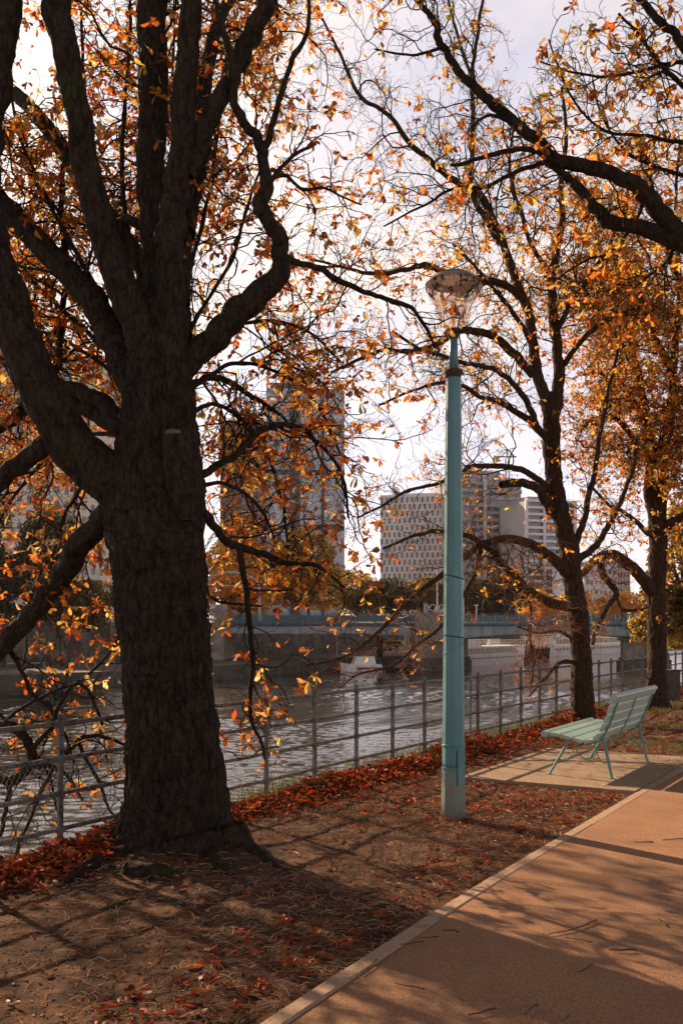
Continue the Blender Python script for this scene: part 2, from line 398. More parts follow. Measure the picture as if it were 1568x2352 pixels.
# ---- the large chestnut in front
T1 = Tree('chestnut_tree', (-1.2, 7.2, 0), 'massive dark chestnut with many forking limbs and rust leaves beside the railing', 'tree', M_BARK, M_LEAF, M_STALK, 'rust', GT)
D = 7.2; T1.back = .12; T1.near = 7.05; T1.lk = .40; T1.lsc = .64
def flare1(A, S):
    lob = sum(h*np.exp(-((np.mod(A-c+PI, 2*PI)-PI)/w)**2) for c, w, h in ((1.85, .62, .8), (4.55, .68, 1.0), (3.2, .5, .3), (.2, .6, .7), (5.5, .5, .5)))
    return .95+np.exp(-np.maximum(S-.06, 0)/.15)*(.08+.56*lob)+np.exp(-S/.5)*.13*lob+.02*np.cos(5*A+S*.9)*np.exp(-S/1.6)
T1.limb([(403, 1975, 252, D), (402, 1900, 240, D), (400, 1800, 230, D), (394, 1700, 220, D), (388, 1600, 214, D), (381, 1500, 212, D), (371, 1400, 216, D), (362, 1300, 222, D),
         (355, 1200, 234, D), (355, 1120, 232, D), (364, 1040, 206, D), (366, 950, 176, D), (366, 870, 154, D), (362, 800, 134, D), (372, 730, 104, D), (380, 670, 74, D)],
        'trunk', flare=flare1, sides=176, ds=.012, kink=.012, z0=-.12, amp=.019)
# limb A: sweeps to the upper left, leaves the frame and comes back at the top corner
T1.limb([(330, 1170, 120, D), (262, 1105, 120, D-.03), (175, 1035, 110, D-.1), (118, 938, 104, D-.2), (66, 838, 98, D-.3), (30, 738, 96, D-.35), (2, 640, 92, D-.4), (-28, 540, 88, D-.4), (-44, 420, 86, D-.4),
         (-36, 300, 82, D-.4), (-15, 180, 78, D-.4), (5, 60, 76, D-.4), (18, -60, 72, D-.4), (20, -260, 60, D-.4)], n=16, L=(.7, 1.7), leaf=.75, t0=.5)
T1.limb([(320, 905, 70, D+.05), (286, 845, 66, D+.1), (265, 788, 64, D+.2), (236, 728, 62, D+.3), (200, 673, 60, D+.4), (150, 618, 58, D+.5), (95, 565, 56, D+.6), (45, 515, 54, D+.7), (-5, 460, 50, D+.8), (-60, 380, 44, D+1), (-110, 260, 36, D+1.2)],
        n=16, L=(.7, 1.7), leaf=.8, t0=.35, g=.02)
T1.limb([(340, 800, 84, D-.04), (310, 722, 82, D-.06), (280, 650, 74, D-.1), (250, 580, 66, D-.12), (216, 452, 62, D-.2), (192, 340, 60, D-.2), (176, 250, 59, D-.25), (152, 130, 62, D-.3), (128, 0, 64, D-.3), (105, -120, 58, D-.3), (80, -330, 44, D-.3)],
        n=12, L=(.6, 1.5), leaf=.7, t0=.45)
T1.limb([(366, 770, 84, D+.06), (358, 690, 60, D+.16), (352, 600, 54, D+.2), (347, 500, 57, D+.2), (345, 400, 65, D+.25), (354, 250, 67, D+.3), (347, 100, 68, D+.3), (346, 0, 68, D+.3), (340, -140, 60, D+.3), (330, -330, 44, D+.3)],
        n=13, L=(.7, 1.6), leaf=.75, t0=.35)
T1.limb([(384, 840, 90, D-.05), (390, 770, 82, D-.08), (394, 680, 66, D-.1), (386, 590, 68, D-.12), (398, 500, 62, D-.1), (409, 400, 55, D-.1), (422, 250, 58, D-.1), (433, 110, 52, D-.1), (440, 0, 48, D-.1), (446, -140, 42, D-.1), (450, -330, 30, D-.1)],
        n=10, L=(.6, 1.4), leaf=.65, t0=.5)
T1.limb([(428, 400, 44, D-.05), (446, 352, 46, D-.05), (470, 295, 45, D-.05), (505, 225, 44, D-.05), (545, 150, 42, D), (580, 75, 44, D), (606, 15, 40, D), (622, -60, 34, D), (650, -220, 24, D)], n=11, L=(.5, 1.2), leaf=.65, t0=.4)
T1.limb([(405, 870, 60, D), (440, 818, 60, D), (500, 772, 60, D-.02), (550, 715, 60, D-.05), (600, 672, 54, D-.1), (640, 632, 46, D-.1), (646, 590, 40, D-.1), (640, 550, 38, D-.1), (620, 508, 36, D-.1), (597, 472, 38, D-.1), (608, 440, 32, D-.1),
         (606, 375, 27, D-.1), (592, 320, 25, D-.1), (562, 280, 22, D-.1), (543, 245, 20, D-.1), (530, 140, 18, D-.1), (505, 50, 15, D-.1), (488, -30, 12, D-.1)], n=12, L=(.4, 1.0), leaf=.6, t0=.55)
def small(T, pts, d0, d1, w0, w1, **kw):
    k = len(pts)-1
    return T.limb([(x, y, w0+(w1-w0)*i/k, d0+(d1-d0)*i/k) for i, (x, y) in enumerate(pts)], **kw)
small(T1, [(605, 350), (626, 290), (645, 215), (670, 140), (700, 85), (712, 30), (702, -40)], D-.1, D-.4, 17, 8, n=9, L=(.3, .9), leaf=.7, t0=.15, lev=2)
small(T1, [(612, 435), (650, 380), (685, 350), (725, 330)], D-.1, D+.3, 13, 6, n=6, L=(.3, .7), leaf=.5, t0=.3, lev=2)
small(T1, [(618, 410), (655, 402), (695, 435), (740, 430), (784, 450), (830, 470)], D-.1, D+.6, 10, 4, n=7, L=(.3, .7), leaf=.4, t0=.3, lev=2)
small(T1, [(644, 588), (690, 603), (726, 614), (784, 646), (850, 674), (909, 693), (949, 713), (984, 763), (999, 798)], D-.1, D+1.3, 17, 7, n=11, L=(.35, 1.0), leaf=.45, t0=.2, g=-.05)
small(T1, [(470, 250), (478, 300), (470, 360), (455, 430), (437, 520), (426, 600), (425, 700)], D+.5, D+.4, 18, 26, n=6, L=(.5, 1.1), leaf=.8, t0=.0)
small(T1, [(425, 885), (450, 878), (480, 868), (525, 878), (575, 908), (610, 928), (650, 960), (690, 1010)], D+.1, D+1.2, 20, 6, n=12, L=(.4, 1.1), leaf=.5, t0=.15, g=-.08)
small(T1, [(440, 1105), (480, 1080), (520, 1060), (560, 1028), (595, 988), (645, 976), (695, 983), (725, 1013), (765, 1053), (790, 1110), (800, 1190)], D-.05, D+.9, 22, 6, n=20, L=(.4, 1.1), leaf=.55, t0=.15, g=-.10)
small(T1, [(455, 1170), (480, 1192), (505, 1231), (550, 1258), (600, 1271), (650, 1293), (710, 1296), (750, 1313), (790, 1350)], D-.05, D+.8, 26, 6, n=14, L=(.35, .9), leaf=.55, t0=.2, g=-.08)
small(T1, [(549, 1256), (560, 1320), (570, 1426), (582, 1526), (575, 1601), (575, 1651), (600, 1706), (608, 1745)], D+.25, D+.6, 17, 6, n=18, L=(.3, .9), leaf=.55, t0=.1, g=-.03)
small(T1, [(462, 1190), (465, 1301), (475, 1356), (500, 1381), (550, 1388), (600, 1393)], D+.1, D+.6, 11, 5, n=9, L=(.3, .7), leaf=.55, t0=.2, g=-.03)
small(T1, [(320, 1005), (285, 978), (250, 940), (200, 906), (150, 893), (95, 915), (40, 958), (0, 985), (-50, 1010)], D+.2, D+1.0, 48, 18, n=12, L=(.4, 1.2), leaf=.85, t0=.3, name='limb', thick=.04)
small(T1, [(150, 1000), (115, 1015), (60, 1055), (0, 1105), (-60, 1165), (-120, 1260)], D-.1, D-.2, 54, 30, n=9, L=(.4, 1.2), leaf=.8, t0=.4, name='limb', g=-.03)
small(T1, [(285, 1150), (228, 1200), (185, 1251), (150, 1306), (100, 1376), (50, 1441), (0, 1490), (-60, 1530), (-130, 1540)], D+.1, D+.9, 62, 36, n=9, L=(.3, 1.0), leaf=.75, t0=.3, name='limb', g=-.03)
small(T1, [(50, 940), (90, 900), (128, 850), (139, 760), (145, 680), (150, 580), (140, 470), (150, 360)], D+.5, D+1.2, 22, 12, n=13, L=(.5, 1.2), leaf=.9, t0=.2)
small(T1, [(330, 520), (290, 505), (258, 500)], D+.3, D+.6, 23, 20, name='limb', thick=.03)
small(T1, [(20, 1494), (44, 1528), (63, 1577), (88, 1606), (122, 1638), (150, 1690), (170, 1750)], D+.9, D+.7, 13, 6, n=12, L=(.3, .9), leaf=0.24, t0=.05)
# tangle of boughs hanging over the water at the lower left
small(T1, [(-90, 1560), (-60, 1690), (-30, 1765), (0, 1787), (26, 1796), (49, 1779), (71, 1752), (73, 1723), (59, 1698), (41, 1681), (20, 1668), (-20, 1667)], D+.85, D+.5, 26, 20, n=10, L=(.3, .8), leaf=0.27, t0=.4, name='limb', thick=.03)
small(T1, [(66, 1758), (98, 1760), (124, 1764), (160, 1790), (190, 1840)], D+.55, D+.6, 17, 6, n=5, L=(.25, .6), leaf=0.21, t0=.3)
small(T1, [(74, 1722), (105, 1684), (122, 1667), (134, 1625), (159, 1584), (181, 1570), (203, 1586), (220, 1625), (234, 1662), (229, 1689)], D+.55, D+.8, 12, 6, n=11, L=(.25, .7), leaf=0.30, t0=.2)
small(T1, [(136, 1745), (181, 1699), (220, 1690), (256, 1699), (290, 1713)], D+.6, D+.75, 13, 6, n=7, L=(.25, .7), leaf=0.27, t0=.1)
small(T1, [(176, 1706), (203, 1752), (227, 1796), (246, 1850), (268, 1884)], D+.65, D+.5, 11, 6, n=9, L=(.25, .7), leaf=0.24, t0=.1)
small(T1, [(124, 1764), (93, 1816), (73, 1874), (49, 1923), (36, 1975)], D+.6, D+.5, 11, 7, n=8, L=(.25, .6), leaf=0.12, t0=.1)
small(T1, [(24, 1796), (19, 1830), (12, 1872), (0, 1921)], D+.6, D+.5, 14, 10, n=5, L=(.25, .6), leaf=0.12, t0=.1)
small(T1, [(-30, 1700), (20, 1650), (60, 1620), (120, 1590), (190, 1560), (250, 1500), (275, 1460)], D+.8, D+1.0, 9, 4, n=9, L=(.25, .7), leaf=0.27, t0=.1)
small(T1, [(-30, 1620), (60, 1700), (110, 1780), (130, 1860), (150, 1960)], D+1.0, D+.6, 9, 4, n=9, L=(.25, .7), leaf=0.12, t0=.1)
# rear half of the crown, over the river
for pts, d1, w0, nn, lf in [
    ([(330, 760), (270, 600), (230, 430), (200, 260), (190, 120), (180, -60)], D+2.2, 15, 18, .95),
    ([(350, 720), (300, 560), (280, 380), (290, 200), (300, 20), (300, -150)], D+1.8, 15, 18, .95),
    ([(300, 860), (200, 760), (110, 680), (20, 600), (-60, 540)], D+2.3, 13, 16, .95),
    ([(320, 820), (210, 640), (120, 480), (50, 330), (20, 180)], D+1.5, 14, 16, .9),
    ([(400, 760), (440, 600), (480, 450), (500, 300), (520, 120)], D+2.0, 13, 15, .8),
    ([(400, 820), (470, 700), (530, 600), (560, 500), (600, 380)], D+1.6, 11, 13, .75),
    ([(290, 1000), (200, 1000), (110, 1050), (40, 1130), (-20, 1230)], D+1.8, 12, 16, .95),
    ([(280, 1080), (200, 1110), (150, 1180), (120, 1280), (110, 1380)], D+1.6, 10, 11, .8),
    ([(430, 950), (500, 930), (570, 980), (620, 1060), (650, 1160), (660, 1260)], D+1.8, 11, 18, .5),
    ([(430, 900), (520, 840), (600, 840), (680, 880), (740, 950), (780, 1040)], D+1.9, 11, 17, .45),
    ([(420, 860), (490, 760), (570, 740), (650, 740), (720, 770), (780, 830)], D+1.4, 10, 13, .6),
    ([(440, 1120), (500, 1110), (560, 1130), (610, 1190), (640, 1270)], D+1.4, 10, 13, .5),
    ([(300, 940), (260, 860), (180, 800), (90, 760), (0, 760)], D+2.0, 12, 14, .95),
    ([(360, 700), (380, 520), (370, 350), (395, 180), (400, 0)], D+2.2, 12, 13, .8),
    ]:
    small(T1, pts, D+.15, d1, w0, 6, n=nn, L=(.6, 1.5), leaf=lf, t0=.25, g=-.04)
# long boughs over the river, added to streak the path with branch shadows
def wspec(pts, r0, r1):
    k = len(pts)-1; return [(CX+p[0]/p[1]*F, HY-(p[2]-EYE)/p[1]*F, 2*(r0+(r1-r0)*i/k)*F/p[1], p[1]) for i, p in enumerate(pts)]
for pts, n_b in [([(-1.4, 7.5, 3.3), (-2.6, 9.5, 5.0), (-3.8, 11.5, 5.8), (-4.8, 13.5, 5.6), (-5.3, 14.8, 4.6)], 20), ([(-1.2, 7.5, 3.8), (-1.8, 10, 6.0), (-2.4, 12, 7.2), (-2.9, 14.2, 7.4), (-3.2, 15.6, 6.4)], 20), ([(-1.5, 7.4, 3.0), (-3.4, 9, 4.2), (-5.0, 10.5, 4.7), (-6.5, 12, 4.2), (-7.4, 13, 3.0)], 20), ([(-1.4, 7.6, 4.2), (-3.2, 9.6, 6.8), (-5.0, 11.6, 8.2), (-6.6, 13.6, 8.2)], 18), ([(-1.2, 7.6, 4.6), (-1.2, 9.6, 7.4), (-.9, 11.6, 9.2), (-.8, 13.6, 9.6)], 16)]:
    T1.limb(wspec(pts, .085, .02), n=n_b, L=(.9, 2.4), leaf=.6, t0=.3, g=-.12)
# sawn stub and root slab
bm = MB(); c = at(430, 985, D-.37)
st, ra = [], []
for k, (dy, r_) in enumerate([(.62, .05), (.40, .13), (.2, .135), (.06, .125), (0, .118)]):
    st.append(c+np.array([-.01*k, 0.02, -dy])); ra.append(r_)
V, Q = bark_mesh(np.array(st)[::1]+np.array([-.03, .08, 0]), np.array(ra), .014, 60)
np_mesh('branch_stub', V, Q, M_BARK, T1.root, smooth=True)
bm = MB(); bm.lathe([(0.001, .012), (.06, .016), (.10, .008), (.118, -.01), (.12, -.03)], st[-1]+np.array([-.03, .08, -.005]), 26, lambda a, z: 1+.06*math.sin(3*a)); bm.build('sawn_face', M_CUT, T1.root, smooth=True)
for P_, r_, h_ in [([(330, 1960), (230, 1985), (180, 2010), (135, 2030), (95, 2050)], .075, .07), ([(300, 1955), (215, 1972), (165, 1995), (110, 2010)], .06, .05), ([(500, 1960), (580, 1962), (630, 1985), (690, 2010)], .09, .06), ([(470, 1975), (520, 2000), (560, 2025)], .07, .05)]:
    k = len(P_); pp = np.array([onground(a, b, 0)+np.array([0, 0, h_*(1-i/(k-1))**1.5-.04*i/(k-1)-.03]) for i, (a, b) in enumerate(P_)]); pp = catmull(pp, 6); V, Q = bark_mesh(pp, np.linspace(r_, r_*.4, len(pp)), .014, 40, lump=.25, taper=True); np_mesh('root', V, Q, M_BARK, T1.root, smooth=True)
pp = catmull([onground(a, b, 0)+np.array([0, 0, .03]) for a, b in [(280, 2004), (300, 2006), (330, 2012), (365, 2014), (400, 2012)]], 5); V, Q = bark_mesh(pp, np.array([.04]*3+[.055]*(len(pp)-6)+[.045]*3), .010, 48, lump=.22, taper=True); np_mesh('root_slab', V, Q, M_BARK, T1.root, smooth=True)
T1.finish()

# ---- slender chestnut behind the bench
D2 = 16.8
T2 = Tree('chestnut_tree', (*at(1339, 1650, D2)[:2], 0), 'slender forked chestnut between the bench and the railing with bare reddish lower twigs', 'tree', M_BARK2, M_LEAF, M_STALK, 'gold', GT)
T2.lk = .42
def flare2(A, S): return 1+np.exp(-np.maximum(S-.1, 0)/.14)*(.18+.12*np.cos(3*A))+np.exp(-S/.5)*.04*np.cos(4*A)
T2.limb([(1339, 1662, 50, D2), (1338, 1600, 49, D2), (1335, 1526, 47, D2), (1329, 1426, 45, D2), (1315, 1326, 45, D2), (1303, 1251, 44, D2), (1286, 1176, 41, D2), (1275, 1120, 38, D2), (1269, 1060, 37, D2), (1266, 1000, 38, D2), (1264, 940, 36, D2), (1262, 900, 22, D2)],
        'trunk', flare=flare2, sides=72, ds=.03, z0=-.1, amp=.016)
T2.limb([(1262, 975, 27, D2), (1253, 925, 27, D2), (1235, 865, 25, D2), (1226, 813, 24, D2), (1220, 753, 22, D2), (1209, 703, 20, D2), (1185, 645, 20, D2), (1165, 590, 19, D2), (1145, 530, 18, D2), (1104, 450, 17, D2), (1064, 425, 16, D2-.2), (1024, 400, 14, D2-.4), (979, 360, 13, D2-.6), (934, 320, 12, D2-.8), (894, 265, 10, D2-.9), (824, 215, 9, D2-1), (784, 130, 7, D2-1.2), (740, 40, 5, D2-1.4)],
        n=34, L=(.7, 2.2), leaf=.16, t0=.3, thick=.07, ds=.04)
T2.limb([(1270, 970, 27, D2), (1279, 913, 27, D2), (1284, 863, 26, D2), (1280, 813, 24, D2), (1276, 770, 24, D2), (1269, 713, 22, D2), (1266, 638, 20, D2), (1276, 588, 18, D2), (1290, 500, 15, D2), (1288, 420, 12, D2), (1300, 320, 9, D2), (1290, 200, 6, D2)], n=30, L=(.7, 2.0), leaf=.55, t0=.3, thick=.07, ds=.04)
small(T2, [(1150, 560), (1112, 500), (1082, 430), (1084, 350), (1084, 250), (1086, 150), (1096, 75), (1112, -20)], D2, D2, 15, 7, n=18, L=(.6, 1.6), leaf=.18, t0=.2)
small(T2, [(1084, 250), (1080, 180), (1050, 80), (1030, 0), (1020, -60)], D2, D2, 10, 5, n=8, L=(.5, 1.3), leaf=.15, t0=.2)
bare = dict(leaf=.10, t0=.25)
small(T2, [(1224, 860), (1184, 818), (1154, 788), (1124, 768), (1084, 760), (1054, 763), (1019, 783), (984, 798), (934, 808), (884, 803), (809, 833), (760, 855)], D2, D2-2, 22, 6, n=24, L=(.5, 1.6), leaf=.25, t0=.2, g=-.03)
small(T2, [(1262, 1015), (1224, 973), (1194, 953), (1159, 928), (1134, 918), (1104, 913), (1069, 888), (1010, 880), (940, 900), (870, 930)], D2, D2-2, 18, 5, n=20, L=(.5, 1.5), leaf=.2, t0=.2, g=-.03)
small(T2, [(1255, 1010), (1234, 983), (1219, 943), (1194, 898), (1164, 868), (1134, 848), (1094, 838), (1064, 833), (1019, 818), (969, 803), (900, 760)], D2-.2, D2-2.2, 17, 6, n=18, L=(.5, 1.5), leaf=.2, t0=.25)
small(T2, [(1268, 1135), (1224, 1093), (1184, 1075), (1134, 1070), (1084, 1073), (1059, 1085), (1014, 1108), (934, 1128), (884, 1158), (820, 1190)], D2, D2-2.5, 16, 5, n=26, L=(.5, 1.5), leaf=.2, t0=.2, g=-.05)
small(T2, [(1272, 1185), (1254, 1150), (1240, 1128), (1214, 1112), (1179, 1108), (1150, 1114)], D2, D2-.6, 26, 16, n=7, L=(.4, 1.3), leaf=.15, t0=.4)
small(T2, [(1306, 1322), (1284, 1296), (1259, 1276), (1224, 1251), (1184, 1238), (1144, 1241), (1104, 1251), (1064, 1281), (1009, 1326), (949, 1371), (909, 1411), (874, 1446), (834, 1481), (784, 1511), (700, 1530)], D2, D2-3.5, 25, 6, n=34, L=(.4, 1.4), leaf=.12, t0=.15, g=-.08, shoots=.10)
small(T2, [(1322, 1396), (1274, 1388), (1234, 1371), (1204, 1346), (1174, 1316), (1144, 1286), (1114, 1251), (1070, 1230), (1010, 1220), (950, 1230), (880, 1260)], D2-.05, D2-2.5, 24, 6, n=26, L=(.4, 1.3), leaf=.08, t0=.15, g=-.08, shoots=.08)
small(T2, [(1104, 1251), (1090, 1320), (1040, 1400), (1000, 1450), (960, 1480), (900, 1530), (820, 1550), (760, 1600)], D2-1.2, D2-3.2, 12, 4, n=22, L=(.3, .9), leaf=.05, t0=.1, g=-.06, shoots=.14)
small(T2, [(1204, 1346), (1220, 1400), (1215, 1460), (1225, 1520), (1220, 1570)], D2-.6, D2-1, 9, 4, n=12, L=(.3, .8), leaf=.04, t0=.1, g=-.06, shoots=.5)
small(T2, [(1322, 1520), (1285, 1525), (1250, 1560), (1215, 1600)], D2-.1, D2-.8, 12, 4, n=7, L=(.3, .8), leaf=.05, t0=.2, shoots=.3)
small(T2, [(1324, 1470), (1280, 1450), (1240, 1455), (1190, 1440)], D2-.1, D2-1, 10, 4, n=9, L=(.3, .8), leaf=.05, t0=.2, shoots=.4)
small(T2, [(1314, 1275), (1324, 1241), (1339, 1201), (1349, 1153), (1364, 1088), (1374, 1013), (1389, 948), (1399, 888), (1420, 800)], D2, D2-.5, 18, 7, n=24, L=(.5, 1.4), leaf=.35, t0=.25)
small(T2, [(1322, 1295), (1334, 1281), (1364, 1256), (1384, 1231), (1404, 1196), (1425, 1150), (1449, 1088), (1462, 1030)], D2, D2+.5, 20, 8, n=20, L=(.5, 1.4), leaf=.3, t0=.2)
small(T2, [(1275, 770), (1310, 700), (1350, 640), (1400, 560), (1440, 470)], D2, D2-.8, 14, 6, n=22, L=(.7, 1.8), leaf=.75, t0=.15)
small(T2, [(1283, 850), (1330, 790), (1380, 740), (1440, 710), (1500, 700)], D2, D2-.8, 14, 6, n=24, L=(.7, 1.8), leaf=.8, t0=.15, g=-.04)
small(T2, [(1225, 800), (1180, 720), (1130, 660), (1080, 600), (1040, 560)], D2, D2-1.2, 13, 5, n=20, L=(.6, 1.6), leaf=.35, t0=.2)
small(T2, [(1268, 640), (1220, 560), (1190, 470), (1170, 380), (1180, 280)], D2, D2-.8, 13, 5, n=20, L=(.6, 1.6), leaf=.3, t0=.2)
small(T2, [(1019, 625), (974, 608), (934, 618), (859, 628), (784, 613), (700, 590)], D2-1.2, D2-2.4, 15, 5, n=16, L=(.5, 1.4), leaf=.25, t0=.2)
small(T2, [(1210, 700), (1170, 660), (1110, 640), (1060, 640), (1019, 625)], D2-.1, D2-1.2, 18, 14, n=8, L=(.5, 1.3), leaf=.4, t0=.3)
T2.finish()

# ---- third chestnut
D3 = 19.8
T3 = Tree('chestnut_tree', (*at(1509, 1625, D3)[:2], 0), 'straight brown chestnut with a mossy arching bough next to the stone block', 'tree', M_BARK2, M_LEAF, M_STALK, 'gold', GT)
T3.limb([(1509, 1632, 50, D3), (1509, 1580, 44, D3), (1508, 1526, 42, D3), (1508, 1376, 42, D3), (1510, 1280, 41, D3), (1510, 1200, 40, D3), (1508, 1140, 36, D3), (1506, 1100, 28, D3)], 'trunk', flare=flare2, sides=66, ds=.035, z0=-.1, amp=.016)
T3.limb([(1500, 1190, 24, D3), (1489, 1130, 22, D3), (1494, 1050, 20, D3), (1485, 950, 18, D3), (1460, 840, 15, D3), (1440, 720, 12, D3), (1430, 580, 9, D3), (1440, 440, 6, D3)], n=34, L=(.8, 2.2), leaf=.9, t0=.15, thick=.07, ds=.05, g=-.03)
T3.limb([(1514, 1200, 28, D3), (1520, 1130, 28, D3), (1524, 1050, 25, D3), (1540, 930, 21, D3), (1550, 800, 17, D3), (1560, 640, 12, D3), (1550, 480, 8, D3), (1560, 320, 6, D3)], n=36, L=(.8, 2.2), leaf=.9, t0=.15, thick=.07, ds=.05, g=-.03)
small(T3, [(1496, 1355), (1484, 1341), (1459, 1311), (1429, 1286), (1399, 1273), (1369, 1284), (1343, 1312), (1320, 1330)], D3, D3-1.2, 32, 14, n=14, L=(.4, 1.3), leaf=.06, t0=.3, name='limb', thick=.05, shoots=.3)
small(T3, [(1376, 1282), (1385, 1318), (1404, 1343), (1414, 1366), (1394, 1393), (1374, 1436), (1360, 1481)], D3-.8, D3-1.2, 20, 9, n=16, L=(.3, 1.0), leaf=.06, t0=.2, shoots=.3)
small(T3, [(1412, 1368), (1430, 1400), (1462, 1402), (1490, 1395)], D3-.9, D3-1.0, 9, 4, n=9, L=(.3, .9), leaf=.2, t0=.2)
small(T3, [(1520, 1222), (1540, 1202), (1570, 1184), (1620, 1160)], D3, D3-.5, 24, 14, n=9, L=(.5, 1.4), leaf=.6, t0=.3)
small(T3, [(1496, 1232), (1484, 1221), (1459, 1196), (1429, 1176), (1398, 1160), (1360, 1120)], D3, D3-.8, 15, 6, n=14, L=(.5, 1.4), leaf=.25, t0=.2)
for pts, lf in [([(1490, 1060), (1450, 1000), (1410, 960), (1370, 960), (1330, 990)], .75), ([(1495, 1000), (1440, 900), (1390, 860), (1340, 860)], .85), ([(1535, 960), (1580, 900), (1640, 880)], .9),
                ([(1545, 860), (1500, 760), (1470, 680), (1440, 620)], .9), ([(1552, 760), (1590, 660), (1640, 600)], .9), ([(1465, 860), (1420, 780), (1370, 700), (1320, 650), (1270, 620)], .8),
                ([(1525, 1040), (1560, 1010), (1600, 1030), (1640, 1080)], .9), ([(1520, 1080), (1500, 1020), (1470, 1010), (1440, 1040)], .8), ([(1445, 720), (1400, 640), (1370, 540), (1350, 440)], .7), ([(1555, 640), (1520, 540), (1500, 440), (1480, 340)], .7)]:
    small(T3, pts, D3, D3-random.uniform(.6, 2.2), 16, 6, n=22, L=(.6, 1.7), leaf=lf, t0=.15, g=-.05)
T3.finish()

# ---- the chestnut whose boughs reach in from the right
T4 = Tree('chestnut_tree', (6.0, 8.8, 0), 'chestnut standing beyond the path whose dark boughs reach across the upper corner', 'tree', M_BARK, M_LEAF, M_STALK, 'gold', GT)
D4 = 9.0; T4.lk = .30
b4 = lambda px: 9.0
T4.limb([(2310, 1860, 150, 8.8), (2305, 1600, 140, 8.8), (2290, 1300, 135, 8.8), (2270, 1050, 130, 8.8), (2250, 900, 120, 8.8), (2260, 700, 90, 8.8), (2270, 500, 70, 8.8)], 'trunk', sides=60, ds=.04, z0=-.1)
sp = dict(L=(.35, 1.2))
T4.limb([(2262, 840, 80, 8.8), (2100, 760, 74, 8.8), (1850, 660, 64, 8.9), (1690, 605, 56, 9), (1600, 565, 52, 9), (1562, 538, 48, D4), (1524, 500, 42, D4), (1484, 450, 38, D4), (1434, 415, 34, D4), (1384, 392, 32, D4), (1334, 380, 31, D4), (1274, 365, 29, D4), (1234, 325, 26, D4), (1184, 280, 24, D4), (1134, 240, 22, D4), (1084, 200, 21, D4), (1054, 165, 19, D4), (1024, 120, 18, D4), (1004, 80, 17, D4), (999, 50, 15, D4), (974, 20, 13, D4), (944, -14, 11, D4), (900, -60, 8, D4)],
        n=26, L=(.3, 1.0), leaf=.28, t0=.42, thick=.04, ds=.02)
small(T4, [(1600, 568), (1560, 556), (1484, 526), (1424, 515), (1384, 500), (1359, 465), (1324, 425), (1284, 395), (1254, 375)], D4+.05, D4+.05, 46, 15, n=12, L=(.3, 1.0), leaf=.5, t0=.2, thick=.04, name='limb')
small(T4, [(1268, 372), (1240, 352), (1209, 340), (1174, 345), (1109, 360), (1064, 375), (1037, 378)], D4, D4-.3, 15, 8, n=10, L=(.3, .9), leaf=.4, t0=.15)
small(T4, [(1264, 370), (1209, 385), (1154, 410), (1109, 430), (1064, 430), (1024, 440), (984, 465), (934, 490), (880, 520)], D4, D4+.5, 12, 4, n=16, L=(.3, .9), leaf=.4, t0=.15)
small(T4, [(1174, 285), (1148, 268), (1120, 265), (1100, 275), (1082, 290)], D4, D4-.1, 9, 6, n=4, L=(.2, .5), leaf=.2, t0=.3, lev=2)
small(T4, [(1010, 110), (984, 118), (950, 125), (900, 120), (860, 112)], D4, D4+.2, 8, 4, n=8, L=(.25, .8), leaf=.15, t0=.2)
small(T4, [(1620, 170), (1568, 100), (1534, 65), (1494, 25), (1460, -10)], D4-.3, D4-.3, 24, 16, n=8, L=(.3, .9), leaf=.5, t0=.2)
small(T4, [(1620, 250), (1568, 200), (1524, 155), (1494, 115), (1468, 80), (1420, 30)], D4-.2, D4, 13, 6, n=11, L=(.3, 1.0), leaf=.5, t0=.2)
small(T4, [(1620, 130), (1568, 140), (1519, 150), (1459, 165), (1384, 175), (1314, 165), (1240, 140)], D4-.1, D4+.2, 11, 4, n=15, L=(.3, 1.0), leaf=.5, t0=.15)
small(T4, [(1620, 330), (1568, 328), (1524, 320), (1484, 310), (1399, 305), (1349, 270), (1300, 200), (1260, 90)], D4, D4+.3, 11, 4, n=18, L=(.3, 1.0), leaf=.45, t0=.15)
small(T4, [(1620, 420), (1560, 400), (1500, 380), (1430, 340), (1380, 260), (1360, 180)], D4+.3, D4+.8, 11, 4, n=16, L=(.3, 1.0), leaf=.6, t0=.15)
small(T4, [(1484, 450), (1450, 520), (1400, 580), (1340, 600), (1280, 640)], D4+.1, D4+.8, 10, 4, n=14, L=(.3, 1.0), leaf=.6, t0=.15, g=-.06)
small(T4, [(1560, 545), (1530, 600), (1480, 640), (1430, 690)], D4+.1, D4+.6, 10, 4, n=12, L=(.3, 1.0), leaf=.7, t0=.15, g=-.06)
for pts in ([(1600, 560), (1640, 480), (1600, 300), (1590, 160), (1600, 20)], [(2260, 760), (2100, 500), (1900, 250), (1700, 60)]):
    small(T4, pts, 8.9, 8.9, 40, 3, n=10, L=(.5, 1.5), leaf=.5, name='limb', thick=.03)
T4.finish()
